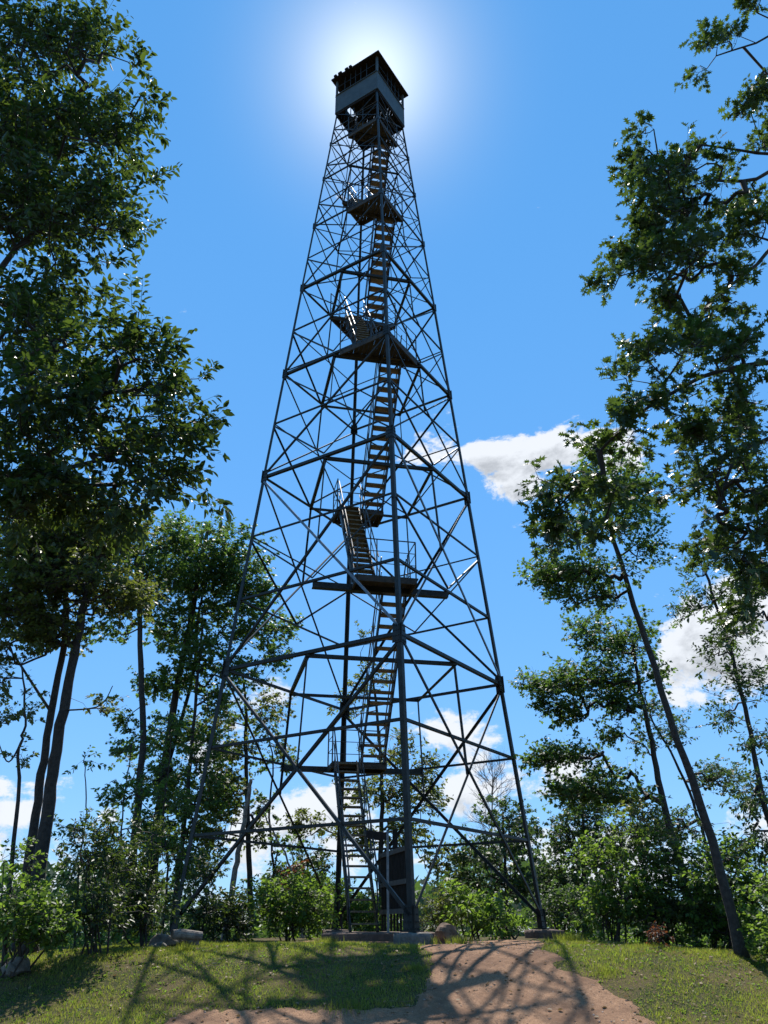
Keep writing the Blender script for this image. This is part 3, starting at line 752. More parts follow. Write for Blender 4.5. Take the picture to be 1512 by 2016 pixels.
# near tree, trunk out of frame on the left
tree('near_elm_tree', 'big leafy tree filling the upper left, its dense dark crown nearest the camera', [(-420, 1990), (-330, 1400), (-240, 800), (-160, 300), (-120, -250)], 8.2, .24, .07,
     [(55, 90, 105, 90), (165, 80, 62, 75), (40, 260, 150, 130, 1.1), (180, 240, 98, 80), (60, 430, 145, 120, 1.1), (190, 400, 85, 90), (255, 130, 36, 14), (285, 195, 28, 20), (268, 240, 28, 24), (245, 305, 42, 14),
      (282, 360, 26, 16), (240, 440, 46, 24), (195, 520, 35, 16), (110, 540, 60, 50), (50, 600, 70, 70), (30, 690, 60, 60), (75, 690, 45, 40), (150, 600, 22, 14, .7), (-60, 300, 80, 300, .5)],
     'elm', .12, L_DARK, G_TALL, mult=2.15, nl=16, clump=6, tw=.5, thick=1.7, lim=.006,
     extra=[([(-60, 400, 8.2), (60, 260, 8.2), (150, 190, 8.2)], 15, .06), ([(-60, 620, 8.0), (40, 480, 8.0), (140, 420, 8.2)], 12, .06), ([(-40, 160, 8.6), (50, 60, 8.6)], 18, .05)])
tree('near_elm_tree', 'long leafy limbs reaching in from the left edge just below the big upper crown', [(-380, 1990), (-300, 1500), (-200, 1050), (-120, 850)], 7.2, .17, .05,
     [(250, 690, 75, 70), (255, 612, 22, 18, .8), (330, 705, 46, 32, .8), (290, 765, 95, 48), (385, 745, 24, 10, .6), (170, 790, 120, 90), (80, 830, 110, 110), (325, 850, 80, 68), (392, 812, 18, 20, .7), (385, 860, 22, 22, .7), (250, 900, 120, 80),
      (120, 950, 130, 80), (30, 980, 80, 120), (330, 940, 60, 35, .9), (385, 965, 22, 10, .6), (230, 1000, 110, 60, .9), (180, 760, 80, 40), (60, 740, 70, 40), (60, 620, 80, 60), (110, 660, 50, 50), (-60, 850, 80, 200, .5)],
     'elm', .105, L_DARK, G_TALL, mult=2.0, nl=15, clump=6, tw=.38, thick=1.3, lim=.005,
     extra=[([(0, 795, 7.2), (110, 782, 7.2), (250, 770, 7.2)], 22, .05), ([(-20, 940, 7.2), (90, 930, 7.2), (220, 900, 7.2)], 18, .045)])
# far side left trees
tree('hardwood_tree', 'thick dark trunked tree at the left, the right one of a close pair', [(62, 1850), (92, 1600), (118, 1440), (150, 1270), (180, 1120)], 16.5, .145, .08,
     [(150, 1130, 140, 95), (60, 1190, 100, 80), (230, 1180, 90, 50), (110, 1250, 80, 50), (20, 1290, 50, 35, .5), (190, 1050, 120, 60), (200, 1390, 40, 40, .25), (60, 1060, 90, 70)],
     'maple', .105, L_OLIVE, G_TALL, mult=1.9, thick=1.8, lim=.007, extra=[([(195, 1390, 16.3), (222, 1350, 16.2)], 14, .02)])
tree('hardwood_tree', 'dark trunk leaning beside the thick one, left stem of the close pair', [(38, 1850), (66, 1640), (86, 1500), (104, 1380), (128, 1250), (130, 1130)], 17.2, .105, .06,
     [(90, 1110, 110, 80), (40, 1230, 60, 50), (120, 1010, 90, 60)], 'maple', .10, L_DARK, G_TALL, mult=1.7, thick=1.5, extra=[([(60, 1340, 17.), (20, 1280, 17.), (-20, 1240, 17.)], 14, .035)])
tree('sapling_tree', 'thin forked young tree at the far left edge', [(20, 1850), (33, 1600), (38, 1480), (50, 1420), (42, 1310)], 15.2, .045, .015,
     [(10, 1350, 30, 40, .6), (45, 1400, 30, 30, .5), (35, 1490, 26, 26, .5), (5, 1420, 25, 40, .5), (60, 1370, 20, 20, .3), (40, 1290, 40, 20, .4)], 'maple', .09, L_OLIVE, G_TALL, mult=1.4, thick=.8, extra=[([(15, 1500, 15.2), (-10, 1440, 15.2)], 14, .02)])
tree('slender_tree', 'tall slender straight trunk standing clear between the dark pair and the tower', [(245, 1850), (268, 1620), (281, 1450), (277, 1300), (272, 1150), (268, 1080)], 27.0, .14, .07,
     [(260, 1110, 80, 80, .9), (330, 1060, 70, 60, .8), (240, 1410, 36, 22, .55), (300, 1200, 60, 50, .5), (200, 1090, 60, 60), (255, 1445, 30, 14, .5), (230, 1240, 50, 40, .5), (330, 1130, 60, 40, .6), (250, 1550, 26, 30, .4), (300, 1620, 24, 40, .4)], 'maple', .13, L_HAZEL, G_TALL, mult=1.75, clump=4, tw=.5, thick=1.5)
tree('leaning_tree', 'dark leafy trunk leaning right just left of the tower leg', [(285, 1850), (305, 1680), (322, 1530), (345, 1370), (372, 1240), (395, 1110), (410, 1040)], 29.0, .20, .07,
     [(415, 1080, 60, 65), (375, 1130, 80, 70), (470, 1120, 70, 60), (440, 1190, 90, 60), (510, 1160, 30, 40, .6), (360, 1240, 80, 60, .8), (500, 1250, 70, 50, .7), (560, 1240, 20, 30, .5), (345, 1340, 60, 50, .8),
      (350, 1440, 70, 50, .8), (330, 1540, 60, 60, .9), (470, 1050, 30, 20, .5), (300, 1360, 40, 40, .6), (290, 1480, 36, 40, .6), (300, 1640, 40, 50, .7), (345, 1650, 30, 60, .7), (280, 1720, 40, 50, .7)], 'maple', .14, L_HAZEL, G_TALL, mult=1.75, clump=4, tw=.5, thick=1.8, extra=[([(380, 1330, 29.5), (392, 1200, 29.5), (430, 1080, 29.5)], 8, .08)])
tree('young_tree', 'slim dark stemmed tree crossed by the left tower leg', [(335, 1850), (360, 1650), (375, 1500), (388, 1350), (398, 1230)], 28.0, .10, .04,
     [(400, 1290, 70, 60, .8), (430, 1380, 60, 50, .7), (400, 1480, 60, 60, .7), (470, 1330, 60, 40, .6), (390, 1600, 50, 60, .8), (540, 1290, 34, 50, .4), (380, 1700, 50, 50, .8), (420, 1560, 40, 50, .7), (560, 1230, 30, 30, .4)], 'maple', .13, L_HAZEL, G_TALL, mult=1.75, clump=4, tw=.5, thick=1.4)
tree('young_tree', 'slim upright tree seen through the left face of the tower', [(496, 1850), (490, 1680), (485, 1520), (484, 1400), (478, 1330)], 30.0, .12, .04,
     [(450, 1560, 55, 70, 1.1), (420, 1640, 45, 50, .9), (470, 1480, 50, 40, .7), (530, 1400, 50, 50, .45), (500, 1620, 30, 50, .5), (545, 1480, 36, 30, .4), (440, 1430, 50, 40, .5)], 'maple', .13, L_OLIVE, G_TALL, mult=1.75, clump=4, tw=.5, thick=1.6)
tree('sapling_tree', 'thin leafy sapling between the slender trunk and the leaning tree', [(250, 1850), (238, 1700), (246, 1560), (262, 1450)], 23.0, .035, .012,
     [(250, 1480, 36, 40, .5), (235, 1560, 34, 40, .6), (262, 1640, 40, 40, .7), (225, 1700, 40, 50, .8), (275, 1560, 26, 30, .5)], 'maple', .12, L_HAZEL, G_TALL, mult=1.7, clump=4, thick=1.)
tree('sapling_tree', 'thin sapling with sparse leaves close to the left of the left tower leg', [(318, 1850), (330, 1720), (322, 1600), (335, 1480), (330, 1400)], 25.0, .04, .012,
     [(335, 1430, 34, 40, .5), (318, 1520, 34, 40, .6), (345, 1580, 36, 40, .6), (320, 1660, 40, 40, .8), (355, 1700, 30, 50, .7)], 'elm', .13, L_HAZEL, G_TALL, mult=1.7, clump=4, thick=1.)
tree('sapling_tree', 'spindly sapling at the left with bare lower stem before the cloud', [(150, 1850), (158, 1700), (170, 1590), (165, 1480)], 20.0, .03, .01,
     [(170, 1500, 24, 26, .3), (150, 1640, 30, 34, .5), (175, 1700, 34, 40, .6), (135, 1730, 34, 40, .6)], 'elm', .11, L_HAZEL, G_TALL, mult=1.5, clump=4, thick=.9)
tree('young_tree', 'small crooked tree inside the left face of the tower with light green leaves', [(548, 1850), (540, 1720), (530, 1600), (538, 1500), (520, 1420)], 31.0, .06, .02,
     [(520, 1430, 40, 30, .4), (545, 1500, 36, 34, .4), (520, 1590, 34, 40, .4), (560, 1660, 40, 40, .4), (540, 1730, 50, 40, .7)], 'maple', .14, L_HAZEL, G_TALL, mult=1.6, clump=4, thick=1.2)
tree('dead_tree', 'pale leaning dead trunk with peeling bark behind the left face of the tower', [(440, 1850), (462, 1720), (482, 1610), (494, 1535)], 23.2, .09, .05, [], bark=BARKP)
tree('dead_tree', 'thin pale dead stem leaning left behind the tower brace', [(598, 1850), (575, 1720), (540, 1640), (512, 1590)], 26.0, .04, .02, [], bark=BARKP)
tree('background_tree', 'long leaved tree rising behind the stairs through the middle of the tower', [(752, 1850), (750, 1700), (752, 1560), (745, 1440), (735, 1340)], 30.0, .11, .04,
     [(720, 1330, 50, 30, .45), (700, 1380, 50, 40, .45), (770, 1480, 60, 50, .6), (800, 1560, 80, 60, .8), (720, 1560, 60, 50, .5), (830, 1500, 50, 18, .5), (760, 1640, 90, 50, .8), (850, 1590, 40, 26, .5), (620, 1620, 50, 40, .6), (680, 1650, 60, 40, .5), (860, 1690, 40, 50, .6), (720, 1250, 30, 30, .2)],
     'elm', .16, L_OLIVE, G_TALL, mult=1.6, thick=2.0, lim=.007)
tree('background_tree', 'small tree behind the foot of the stairs on the left', [(610, 1850), (608, 1760), (604, 1680)], 31.0, .07, .03,
     [(600, 1720, 50, 70, .9), (560, 1740, 40, 50, .7), (640, 1770, 40, 40, .8)], 'maple', .12, L_DARK, G_TALL, mult=1.8, thick=1.6)
tree('background_tree', 'medium tree behind the right tower leg with sky either side', [(1000, 1850), (995, 1720), (990, 1600)], 31.0, .10, .03,
     [(985, 1610, 55, 45, .7), (950, 1680, 60, 55, .8), (1020, 1650, 50, 60, .8), (1000, 1740, 70, 40, .9), (900, 1700, 30, 30, .5), (920, 1740, 40, 30, .9)], 'maple', .12, L_MAPLE, G_TALL, mult=1.7, thick=2.)
tree('background_tree', 'dark dense tree just right of the right tower leg', [(1150, 1850), (1150, 1720), (1148, 1590)], 29.0, .13, .04,
     [(1150, 1600, 50, 60, 1.2), (1120, 1660, 40, 60, 1.1), (1180, 1670, 50, 60, 1.1), (1090, 1740, 50, 50, 1.1), (1130, 1760, 60, 50, 1.2)], 'maple', .11, L_MAPLE, G_TALL, mult=1.5, clump=5, thick=2.)
def bare_tree(label, pix, t, r0, spread, seed):
    rs = np.random.default_rng(seed); pts = trunk_path(pix, t); path = smooth_path(pts, 16); root = empty('bare_tree', tuple(path[0])); tag(root, label, 'tree', 'bare dead trees')
    mb = MB(); mb.tube([p - path[0] for p in path], np.linspace(r0, r0 * .3, 16), 7); me = mb.build('trunk', BARKP); me.parent = root
    A, Bp, ra = [], [], []
    def br(p, d, L, r, dep):
        for k in range(3):
            q_ = p + d * L / 3; A.append(p); Bp.append(q_); ra.append(r); p = q_; d = d + rs.normal(0, .12, 3); d /= np.linalg.norm(d); r *= .8
            if dep < 3:
                for _ in range(2 if dep else 1):
                    e = d + rs.normal(0, .55, 3); e[2] += .3; e /= np.linalg.norm(e); br(p, e, L * .6, r * .7, dep + 1)
    for k in range(5, 16):
        for _ in range(2):
            a = rs.uniform(0, 6.3); d = np.array([math.cos(a), math.sin(a), 1.1]); br(path[k], d / np.linalg.norm(d), spread, r0 * .35, 1)
    ra = np.array(ra); o = frusta('branches', np.array(A), np.array(Bp), ra, ra * .8, BARKP, root); o.matrix_parent_inverse = Matrix.Translation(-Vector(path[0]))
bare_tree('bare leafless grey tree behind the right side of the tower against cloud', [(965, 1850), (968, 1650), (970, 1530)], 36, .06, .9, 4)
# right trees
tree('leaning_tree', 'tallest leaning dark trunk on the right with a small leafed crown', [(1462, 1880), (1420, 1720), (1375, 1570), (1322, 1420), (1270, 1260), (1230, 1130), (1200, 1035), (1190, 980)], 16.0, .10, .038,
     [(1200, 960, 80, 55, .8), (1130, 1050, 50, 40, .7), (1230, 1010, 60, 60, .8), (1150, 1130, 120, 46, .9), (1075, 1140, 55, 22, .8), (1270, 1080, 40, 34, .6), (1200, 1180, 60, 26, .4), (1290, 1110, 18, 14, .5), (1150, 1180, 90, 26, .5), (1190, 890, 40, 24, .6), (1265, 960, 30, 18, .5)],
     'maple', .085, L_HAZEL, G_TALL, mult=2.0, clump=5, tw=.42, thick=1.4, lim=.005)
tree('leaning_tree', 'shorter leaning tree on the right with broad layered branches toward the tower', [(1368, 1860), (1350, 1740), (1310, 1600), (1290, 1500), (1270, 1400), (1255, 1330), (1245, 1260)], 23.0, .13, .04,
     [(1230, 1270, 80, 50, .8), (1160, 1240, 50, 40, .6), (1180, 1340, 110, 50, .9), (1085, 1350, 75, 30, .9), (1120, 1390, 70, 26, .8), (1230, 1390, 60, 40, .7), (1125, 1490, 85, 28, 1.), (1080, 1500, 50, 22, .8), (1200, 1450, 60, 22, .5), (1150, 1560, 100, 34, 1.0), (1240, 1570, 50, 40, .8), (1290, 1330, 36, 30, .5), (1270, 1460, 30, 30, .5), (1130, 1410, 60, 20, .7), (1210, 1530, 60, 20, .7)],
     'maple', .11, L_HAZEL, G_TALL, mult=1.9, clump=4, tw=.5, thick=1.6)
tree('leaning_tree', 'thinnest of the leaning stems on the right, between the two stouter trunks', [(1440, 1860), (1400, 1700), (1365, 1580), (1320, 1480), (1285, 1420), (1270, 1370)], 24.0, .06, .02,
     [(1320, 1450, 40, 40, .5), (1300, 1400, 40, 30, .5), (1370, 1530, 50, 30, .5), (1350, 1620, 50, 40, .6), (1300, 1640, 40, 40, .8), (1420, 1540, 50, 50, .5)], 'maple', .09, L_MAPLE, G_TALL, mult=1.6, thick=1.2)
tree('edge_tree', 'dark stemmed tree leaning in at the right edge in front of the big cloud', [(1560, 1850), (1530, 1680), (1500, 1560), (1475, 1430), (1450, 1330), (1420, 1220), (1390, 1130)], 18.0, .08, .03,
     [(1390, 1110, 50, 40, .6), (1400, 1180, 70, 40, .5), (1350, 1200, 40, 16, .4), (1440, 1250, 60, 50, .5), (1470, 1340, 50, 60, .6), (1430, 1410, 50, 30, .5), (1490, 1460, 40, 50, .6), (1480, 1150, 50, 60, .6), (1400, 1290, 40, 40, .4), (1480, 1570, 50, 50, .7), (1500, 1650, 50, 50, .7)],
     'elm', .10, L_MAPLE, G_TALL, mult=1.7, thick=1.2)
tree('near_oak_tree', 'large oak reaching in from the right with pointed lobed leaves and long limbs', [(1960, 1990), (1900, 1500), (1830, 900), (1800, 400), (1790, -100)], 9.5, .25, .09,
     [(1395, 88, 30, 22), (1378, 140, 16, 22), (1440, 75, 22, 16), (1445, 92, 24, 10, .7), (1490, 12, 34, 20), (1490, 180, 34, 40), (1470, 215, 20, 20), (1500, 150, 20, 20),
      (1275, 262, 22, 22), (1260, 300, 36, 34), (1290, 350, 60, 50, 1.1), (1340, 330, 60, 50, .9), (1310, 430, 80, 50, 1.1), (1370, 400, 60, 60, .8), (1370, 270, 24, 14, .5), (1500, 285, 24, 34), (1430, 320, 36, 22, .8), (1470, 380, 50, 40, .8), (1460, 450, 50, 50, .8),
      (1240, 500, 50, 32), (1210, 550, 34, 26), (1290, 520, 70, 50, 1.1), (1370, 520, 70, 50), (1440, 540, 40, 36), (1330, 590, 50, 36), (1380, 640, 50, 60, .9), (1420, 600, 50, 30, .7), (1490, 450, 30, 30)],
     'oak', .155, L_OAK, G_TALL, mult=2.7, nl=11, clump=7, tw=.32, thick=1.4, lim=.006,
     extra=[([(1600, 330, 9.5), (1480, 300, 9.5), (1380, 285, 9.5)], 17, .04), ([(1600, 330, 9.5), (1480, 355, 9.5), (1400, 355, 9.5)], 16, .05), ([(1620, 420, 9.5), (1480, 530, 9.5), (1400, 590, 9.5)], 15, .045), ([(1600, 60, 9.5), (1480, 88, 9.5), (1410, 110, 9.5)], 20, .03)])
tree('near_oak_tree', 'lower oak boughs sweeping in from the right edge down toward the small cloud', [(1820, 1990), (1760, 1500), (1680, 1100), (1620, 850), (1560, 700)], 7.8, .16, .06,
     [(1280, 700, 60, 45), (1225, 740, 24, 40, .8), (1350, 690, 60, 40), (1440, 690, 80, 50, 1.1), (1270, 790, 50, 34), (1330, 770, 60, 34, .7), (1220, 830, 50, 36), (1470, 780, 60, 60, 1.1), (1180, 880, 50, 30), (1235, 860, 36, 34), (1140, 870, 26, 14, .8), (1120, 950, 70, 40), (1060, 940, 22, 20), (1180, 960, 60, 50), (1100, 1010, 60, 40), (1075, 1030, 24, 24, .8), (1170, 1030, 60, 34, .9),
      (1400, 860, 70, 50), (1340, 880, 30, 30, .8), (1470, 880, 60, 60, 1.1), (1330, 970, 34, 18), (1400, 940, 60, 50, 1.1), (1480, 980, 50, 70, 1.1), (1420, 1010, 40, 50, .8), (1440, 1080, 50, 40, .9), (1490, 1120, 50, 70, 1.1), (1480, 1220, 50, 50, .9), (1400, 1060, 50, 60, .8), (1500, 1040, 40, 60), (1350, 820, 50, 26, .8), (1100, 1060, 30, 20, .5)],
     'oak', .135, L_OAK, G_TALL, mult=2.5, nl=11, clump=7, tw=.26, thick=1.1, lim=.005,
     extra=[([(1500, 715, 7.8), (1400, 735, 7.8), (1330, 770, 7.8), (1250, 820, 7.8), (1180, 890, 7.8)], 24, .036), ([(1520, 860, 7.8), (1450, 900, 7.8), (1420, 980, 7.8)], 20, .035)])

# shrubs along the rim
shrub('shrub', 'dark tall shrub at the far left edge under the tree pair', 40, 1850, 15.0, [(30, 1790, 80, 70), (110, 1815, 60, 45), (20, 1700, 40, 50, .3), (60, 1835, 80, 36)], 'broad', .085, L_BRIGHT, G_SH, stems=9, mult=1.9)
shrub('shrub', 'upright dark sapling clump with drooping leaves left of the slender trunk', 195, 1850, 16.0, [(190, 1790, 60, 60, 1.1), (175, 1680, 36, 50, .6), (150, 1640, 24, 30, .4), (215, 1700, 40, 50, .8), (215, 1640, 30, 40, .7)], 'elm', .10, L_DARK, G_SH, stems=9, mult=2.)
shrub('shrub', 'dense black green thicket between the slender trunk and the left tower leg', 290, 1850, 17.5, [(275, 1795, 60, 55, 1.1), (285, 1750, 34, 50, .8), (250, 1710, 34, 50, .7), (295, 1650, 30, 50, .5)], 'elm', .10, L_DARK, G_SH, stems=10, mult=2.3)
shrub('shrub', 'dark leafy shrub behind the left tower leg', 400, 1850, 21.0, [(400, 1800, 50, 45, 1.), (450, 1812, 60, 40), (400, 1730, 36, 50, .6), (475, 1785, 30, 40, .6)], 'elm', .11, L_DARK, G_SH, stems=9, mult=2.)
shrub('shrub', 'bright green bush left of the back leg behind the tower', 560, 1850, 22.5, [(560, 1800, 60, 55, 1.2), (610, 1790, 50, 50, 1.1), (530, 1770, 40, 40), (590, 1750, 36, 30, .8)], 'broad', .10, L_BRIGHT, G_SH, stems=9, mult=2.2)
shrub('shrub', 'bright green bush seen through the bottom of the stairs', 690, 1850, 29.0, [(690, 1800, 50, 50, 1.1), (740, 1810, 40, 45), (650, 1780, 36, 60)], 'broad', .10, L_BRIGHT, G_SH, stems=8, mult=2.2)
shrub('shrub', 'low rust red shrub among the green behind the left face of the tower', 585, 1800, 27.0, [(585, 1725, 22, 18), (575, 1745, 18, 14)], 'elm', .12, L_RUST, G_SH, stems=5, mult=2.)
shrub('shrub', 'grey green bush right of the front footing near the root ball', 870, 1850, 22.0, [(860, 1800, 40, 40, .8), (880, 1770, 36, 30, .5)], 'elm', .09, L_OLIVE, G_SH, stems=7, mult=1.8)
shrub('shrub', 'vivid light green sumac like bush right of the root ball', 925, 1850, 20.0, [(925, 1790, 45, 40, 1.1), (915, 1775, 36, 20), (950, 1820, 40, 25)], 'elm', .14, L_BRIGHT, G_SH, stems=8, mult=2.)
shrub('shrub', 'low bright bush between the sumac and the right footing', 1000, 1850, 19.5, [(985, 1812, 36, 26, 1.1), (1010, 1825, 22, 16), (975, 1790, 20, 20, .7)], 'broad', .10, L_BRIGHT, G_SH, stems=7, mult=2.)
shrub('shrub', 'leafy shrub behind the right footing', 1100, 1850, 25.0, [(1090, 1790, 50, 45, 1.1), (1135, 1790, 40, 50)], 'broad', .10, L_MAPLE, G_SH, stems=8, mult=2.1)
shrub('shrub', 'large yellow green shrub right of the right footing', 1205, 1850, 18.5, [(1195, 1790, 50, 60, 1.2), (1180, 1700, 40, 50, .8), (1240, 1750, 60, 70, 1.1), (1230, 1660, 50, 50, .8)], 'broad', .095, L_BRIGHT, G_SH, stems=10, mult=2.)
shrub('shrub', 'dense shrub around the foot of the shorter leaning tree', 1310, 1860, 19., [(1300, 1800, 60, 60, 1.2), (1310, 1700, 60, 60, .9), (1260, 1620, 50, 50, .5), (1370, 1780, 60, 70, 1.1), (1280, 1640, 40, 40, .5)], 'broad', .09, L_OLIVE, G_SH, stems=10, mult=2.)
shrub('shrub', 'tall leafy green shrub between the two leaning trunks at the right', 1420, 1870, 18.0, [(1410, 1810, 60, 60, 1.2), (1400, 1720, 60, 60), (1440, 1690, 50, 50, .9), (1490, 1760, 50, 60), (1480, 1840, 50, 50)], 'broad', .085, L_BRIGHT, G_SH, stems=10, mult=2.)
shrub('shrub', 'bright shrub filling the right edge beyond the tallest leaning trunk', 1550, 1890, 15.6, [(1545, 1850, 55, 60, 1.2), (1540, 1760, 50, 60), (1530, 1890, 46, 36)], 'broad', .085, L_BRIGHT, G_SH, stems=10, mult=2.)
shrub('shrub', 'small rust red shrub at the foot of the bushes on the right', 1292, 1860, 16.6, [(1290, 1840, 26, 20)], 'broad', .06, L_RUST, G_SH, stems=4, sr=.006, tw=.15, mult=2.)

# far wood beyond the hilltop: reads as one low mass
PW = []; n_ = 26000
ang = rng.uniform(-.62, .62, n_); dist = rng.uniform(48, 95, n_); xx = CAM[0] + np.tan(ang) * dist; yy = CAM[1] + dist
hgt = 2.2 + 1.6 * np.sin(xx * .21) + 1.2 * np.sin(xx * .47 + yy * .1) + .8 * np.sin(xx * 1.1)
gz = ground(xx, yy); zz = gz + (np.maximum(-gz - .3, 1) + np.maximum(hgt, .6)) * rng.uniform(0, 1, n_) ** .6
Pw = np.stack([xx, yy, zz], 1)
w = leaf_mesh('distant_wood', 'maple', Pw, rng.normal(0, 1, (n_, 3)) + (0, 0, .1), rng.uniform(.4, .8, n_), L_MAPLE, None); tag(w, kind='stuff')

# ------------------------------------------------------------------ grass, litter, pebbles
def scatter(n, x0, x1, y0, y1): return rng.uniform(x0, x1, n), rng.uniform(y0, y1, n)
x, y = scatter(430000, -13, 13, -13.2, -3.0)
vis = np.abs((x - CAM[0]) / (y - CAM[1])) < .62; x, y = x[vis], y[vis]
sdp = poly_sd(np.stack([x, y], 1), poly) + wob(x, y)
patch = np.sin(x * 1.7 + 1) * np.sin(y * 2.3 + x) + .6 * np.sin(x * 4.3 - y * 3.1)
kp = ((sdp < -.02) & (rng.uniform(0, 1, len(x)) < .72 + .25 * patch)) | ((sdp < .12) & (rng.uniform(0, 1, len(x)) < .10))
x, y, patch = x[kp], y[kp], patch[kp]; n = len(x); z = ground(x, y)
hh = (.030 + .030 * rng.uniform(0, 1, n) ** 2) * (1 + .35 * np.clip(patch, -1, 1)); hh *= np.where(rng.uniform(0, 1, n) < .02, 1.9, 1)
a = rng.uniform(0, 2 * math.pi, n); wd = rng.uniform(.003, .006, n)
lean = rng.normal(0, .45, (n, 2)) * hh[:, None]
b0 = np.stack([x + wd * np.cos(a), y + wd * np.sin(a), z - .005], 1); b1 = np.stack([x - wd * np.cos(a), y - wd * np.sin(a), z - .005], 1)
tp = np.stack([x + lean[:, 0], y + lean[:, 1], z + hh], 1)
V = np.stack([b0, b1, tp], 1).reshape(-1, 3)
GRASS = leafmat('grass_blade', (.04, .08, .012), (.27, .265, .055), (.46, .54, .06), .6, .45)
gr = np_mesh('grass', V, [3] * n, np.arange(3 * n), GRASS, None, np.clip(.42 + .2 * patch + rng.normal(0, .22, n), 0, 1)); tag(gr, kind='stuff')
# broad leaved weeds in the turf
n = 5200; x, y = scatter(n, -10, 11, -12, -4.2); sdp = poly_sd(np.stack([x, y], 1), poly); k_ = (sdp < -.05) & (np.abs((x - CAM[0]) / (y - CAM[1])) < .6); x, y = x[k_], y[k_]
rep = 5; x = np.repeat(x, rep) + rng.normal(0, .02, len(x) * rep); y = np.repeat(y, rep) + rng.normal(0, .02, len(y) * rep)
Dw = rng.normal(0, 1, (len(x), 3)); Dw[:, 2] = np.abs(Dw[:, 2]) * .5 + .25
wd_ = leaf_mesh('weeds', 'elm', np.stack([x, y, ground(x, y)], 1), Dw, rng.uniform(.025, .055, len(x)), L_BRIGHT, None); tag(wd_, kind='stuff')
# low undergrowth along the rim, under and between the shrubs
n = 2600; x, y = scatter(n, -13, 13, -6.2, 6.5)
rim = np.where(np.abs(x) > 4.9, -4.2 - .05 * x, 4.2) + .5 * wob(x * 1.3, y)
k_ = (y > rim) & (np.hypot(x, y) > 5.2) & ~((x > 3) & (x < 6.3) & (y < 2.4)) & ~((x < -3) & (x > -6) & (y < .2)) & (rng.uniform(0, 1, n) < np.clip((y - rim) * .8, .15, 1)); x, y = x[k_], y[k_]; n = len(x); z = ground(x, y)
hp = rng.uniform(.12, .5, n) * np.clip(.45 + (y - rim[k_]) * .6, .4, 1.15); base = np.stack([x, y, z - .02], 1); topp = base + np.stack([rng.normal(0, .1, n), rng.normal(0, .1, n), hp], 1)
nlv = 14; f_ = rng.uniform(.25, 1, (n, nlv)); P = base[:, None] + (topp - base)[:, None] * f_[..., None] + rng.normal(0, .05, (n, nlv, 3))
Dn = rng.normal(0, 1, (n, nlv, 3)); Dn[..., 2] = Dn[..., 2] * .3 - .05
ug = leaf_mesh('undergrowth', 'broad', P.reshape(-1, 3), Dn.reshape(-1, 3), rng.uniform(.05, .11, n * nlv), L_BRIGHT, None); tag(ug, kind='stuff')
frusta('stems', base, topp, np.full(n, .005), np.full(n, .002), BARKT, ug, 3)
# dead sticks in the grass
n = 420; x, y = scatter(n, -10, 10, -12, -4); a = rng.uniform(0, 3.14, n); L_ = rng.uniform(.04, .2, n); z = ground(x, y) + .02
s0 = np.stack([x, y, z], 1); s1 = s0 + np.stack([np.cos(a) * L_, np.sin(a) * L_, rng.normal(.005, .015, n)], 1)
stk = frusta('dead_twigs', s0, s1, rng.uniform(.002, .005, n), rng.uniform(.001, .003, n), BARKP, None, 4); tag(stk, kind='stuff')
# fallen leaves
n = 2200; x, y = scatter(n, -10, 10, -12.5, -4.3); DRY = leafmat('dry_leaf', (.30, .22, .13), (.18, .10, .05), (.3, .2, .08), .7, .25)
Dl = rng.normal(0, 1, (n, 3)); Dl[:, 2] *= .15
lt = leaf_mesh('fallen_leaves', 'broad', np.stack([x, y, ground(x, y) + .03], 1), Dl, rng.uniform(.035, .08, n), DRY, None, rng.normal(0, .3, n)); tag(lt, kind='stuff')
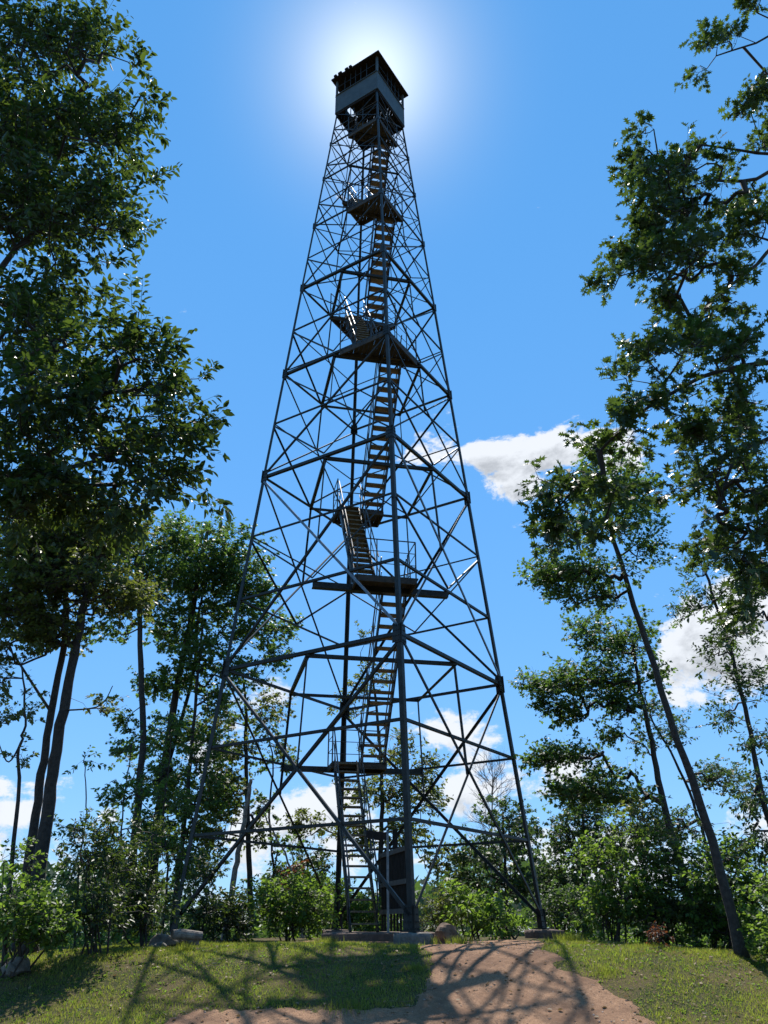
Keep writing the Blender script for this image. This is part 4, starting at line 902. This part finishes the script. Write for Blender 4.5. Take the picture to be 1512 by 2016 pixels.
# loose stones on the gravel
n = 16000; x, y = scatter(n, -6, 5.5, -13.5, -3); k_ = (poly_sd(np.stack([x, y], 1), poly) + wob(x, y)) > -.08; x, y = x[k_], y[k_]; n = len(x)
oc = np.array([(1, 0, 0), (-1, 0, 0), (0, 1, 0), (0, -1, 0), (0, 0, 1), (0, 0, -1)], float); of_ = [(0, 2, 4), (2, 1, 4), (1, 3, 4), (3, 0, 4), (2, 0, 5), (1, 2, 5), (3, 1, 5), (0, 3, 5)]
r = rng.uniform(.004, .012, n) * np.where(rng.uniform(0, 1, n) < .03, 2.4, 1); sh3 = rng.uniform(.6, 1.3, (n, 6, 1)) * np.array([1, 1, .65])
V = np.stack([x, y, ground(x, y) + .015], 1)[:, None] + oc[None] * sh3 * r[:, None, None]
fl_ = np.array(of_).ravel(); PEB = leafmat('pebble', (.20, .12, .085), (.42, .33, .27), (.2, .1, .1), .8, 0.)
pb = np_mesh('loose_stones', V.reshape(-1, 3), [3] * (8 * n), ((np.arange(n) * 6)[:, None] + fl_[None]).ravel(), PEB, None, np.repeat(rng.uniform(0, 1, n) ** 2, 8)); tag(pb, kind='stuff')
# tufts against the footings and rim
def tuft(label, px, py, t, n, h, rad, material=None, cat='plant'):
    c = PX(px, py, t); x = c[0] + rng.normal(0, rad, n); y = c[1] + rng.normal(0, rad * .7, n); z = ground(x, y); hh = h * rng.uniform(.5, 1.1, n)
    a = rng.uniform(0, 6.3, n); w_ = .006; l = rng.normal(0, .35, (n, 2)) * hh[:, None]
    V = np.stack([np.stack([x + w_ * np.cos(a), y + w_ * np.sin(a), z - .01], 1), np.stack([x - w_ * np.cos(a), y - w_ * np.sin(a), z - .01], 1), np.stack([x + l[:, 0], y + l[:, 1], z + hh], 1)], 1).reshape(-1, 3)
    o = np_mesh('tall_grass', V, [3] * n, np.arange(3 * n), GRASS, None, rng.uniform(0, .7, n)); tag(o, kind='stuff')
tuft('taller grass tuft against the right side of the front footing', 842, 1850, 17.3, 260, .18, .10)
tuft('tall grass tuft between the boulders by the left leg', 368, 1845, 16.2, 220, .17, .08)
tuft('tall grass tuft at the foot of the root ball', 905, 1845, 17.8, 260, .18, .12)
tuft('tall grass growing along the right footing', 1120, 1850, 20.5, 260, .2, .2)
tuft('ragged grass tuft at the left end of the concrete slab', 640, 1850, 19.0, 240, .16, .14)
tuft('ragged grass tuft on the left grass edge of the gravel', 815, 1905, 15.2, 200, .10, .10)
tuft('rough grass clump low on the left bank by the lower gravel edge', 690, 1975, 13.7, 300, .11, .2)
tuft('rough grass clump on the right bank beside the gravel', 1195, 1930, 14.6, 260, .10, .16)
print('LEAVES', sum(b for a, b in STATS), STATS)
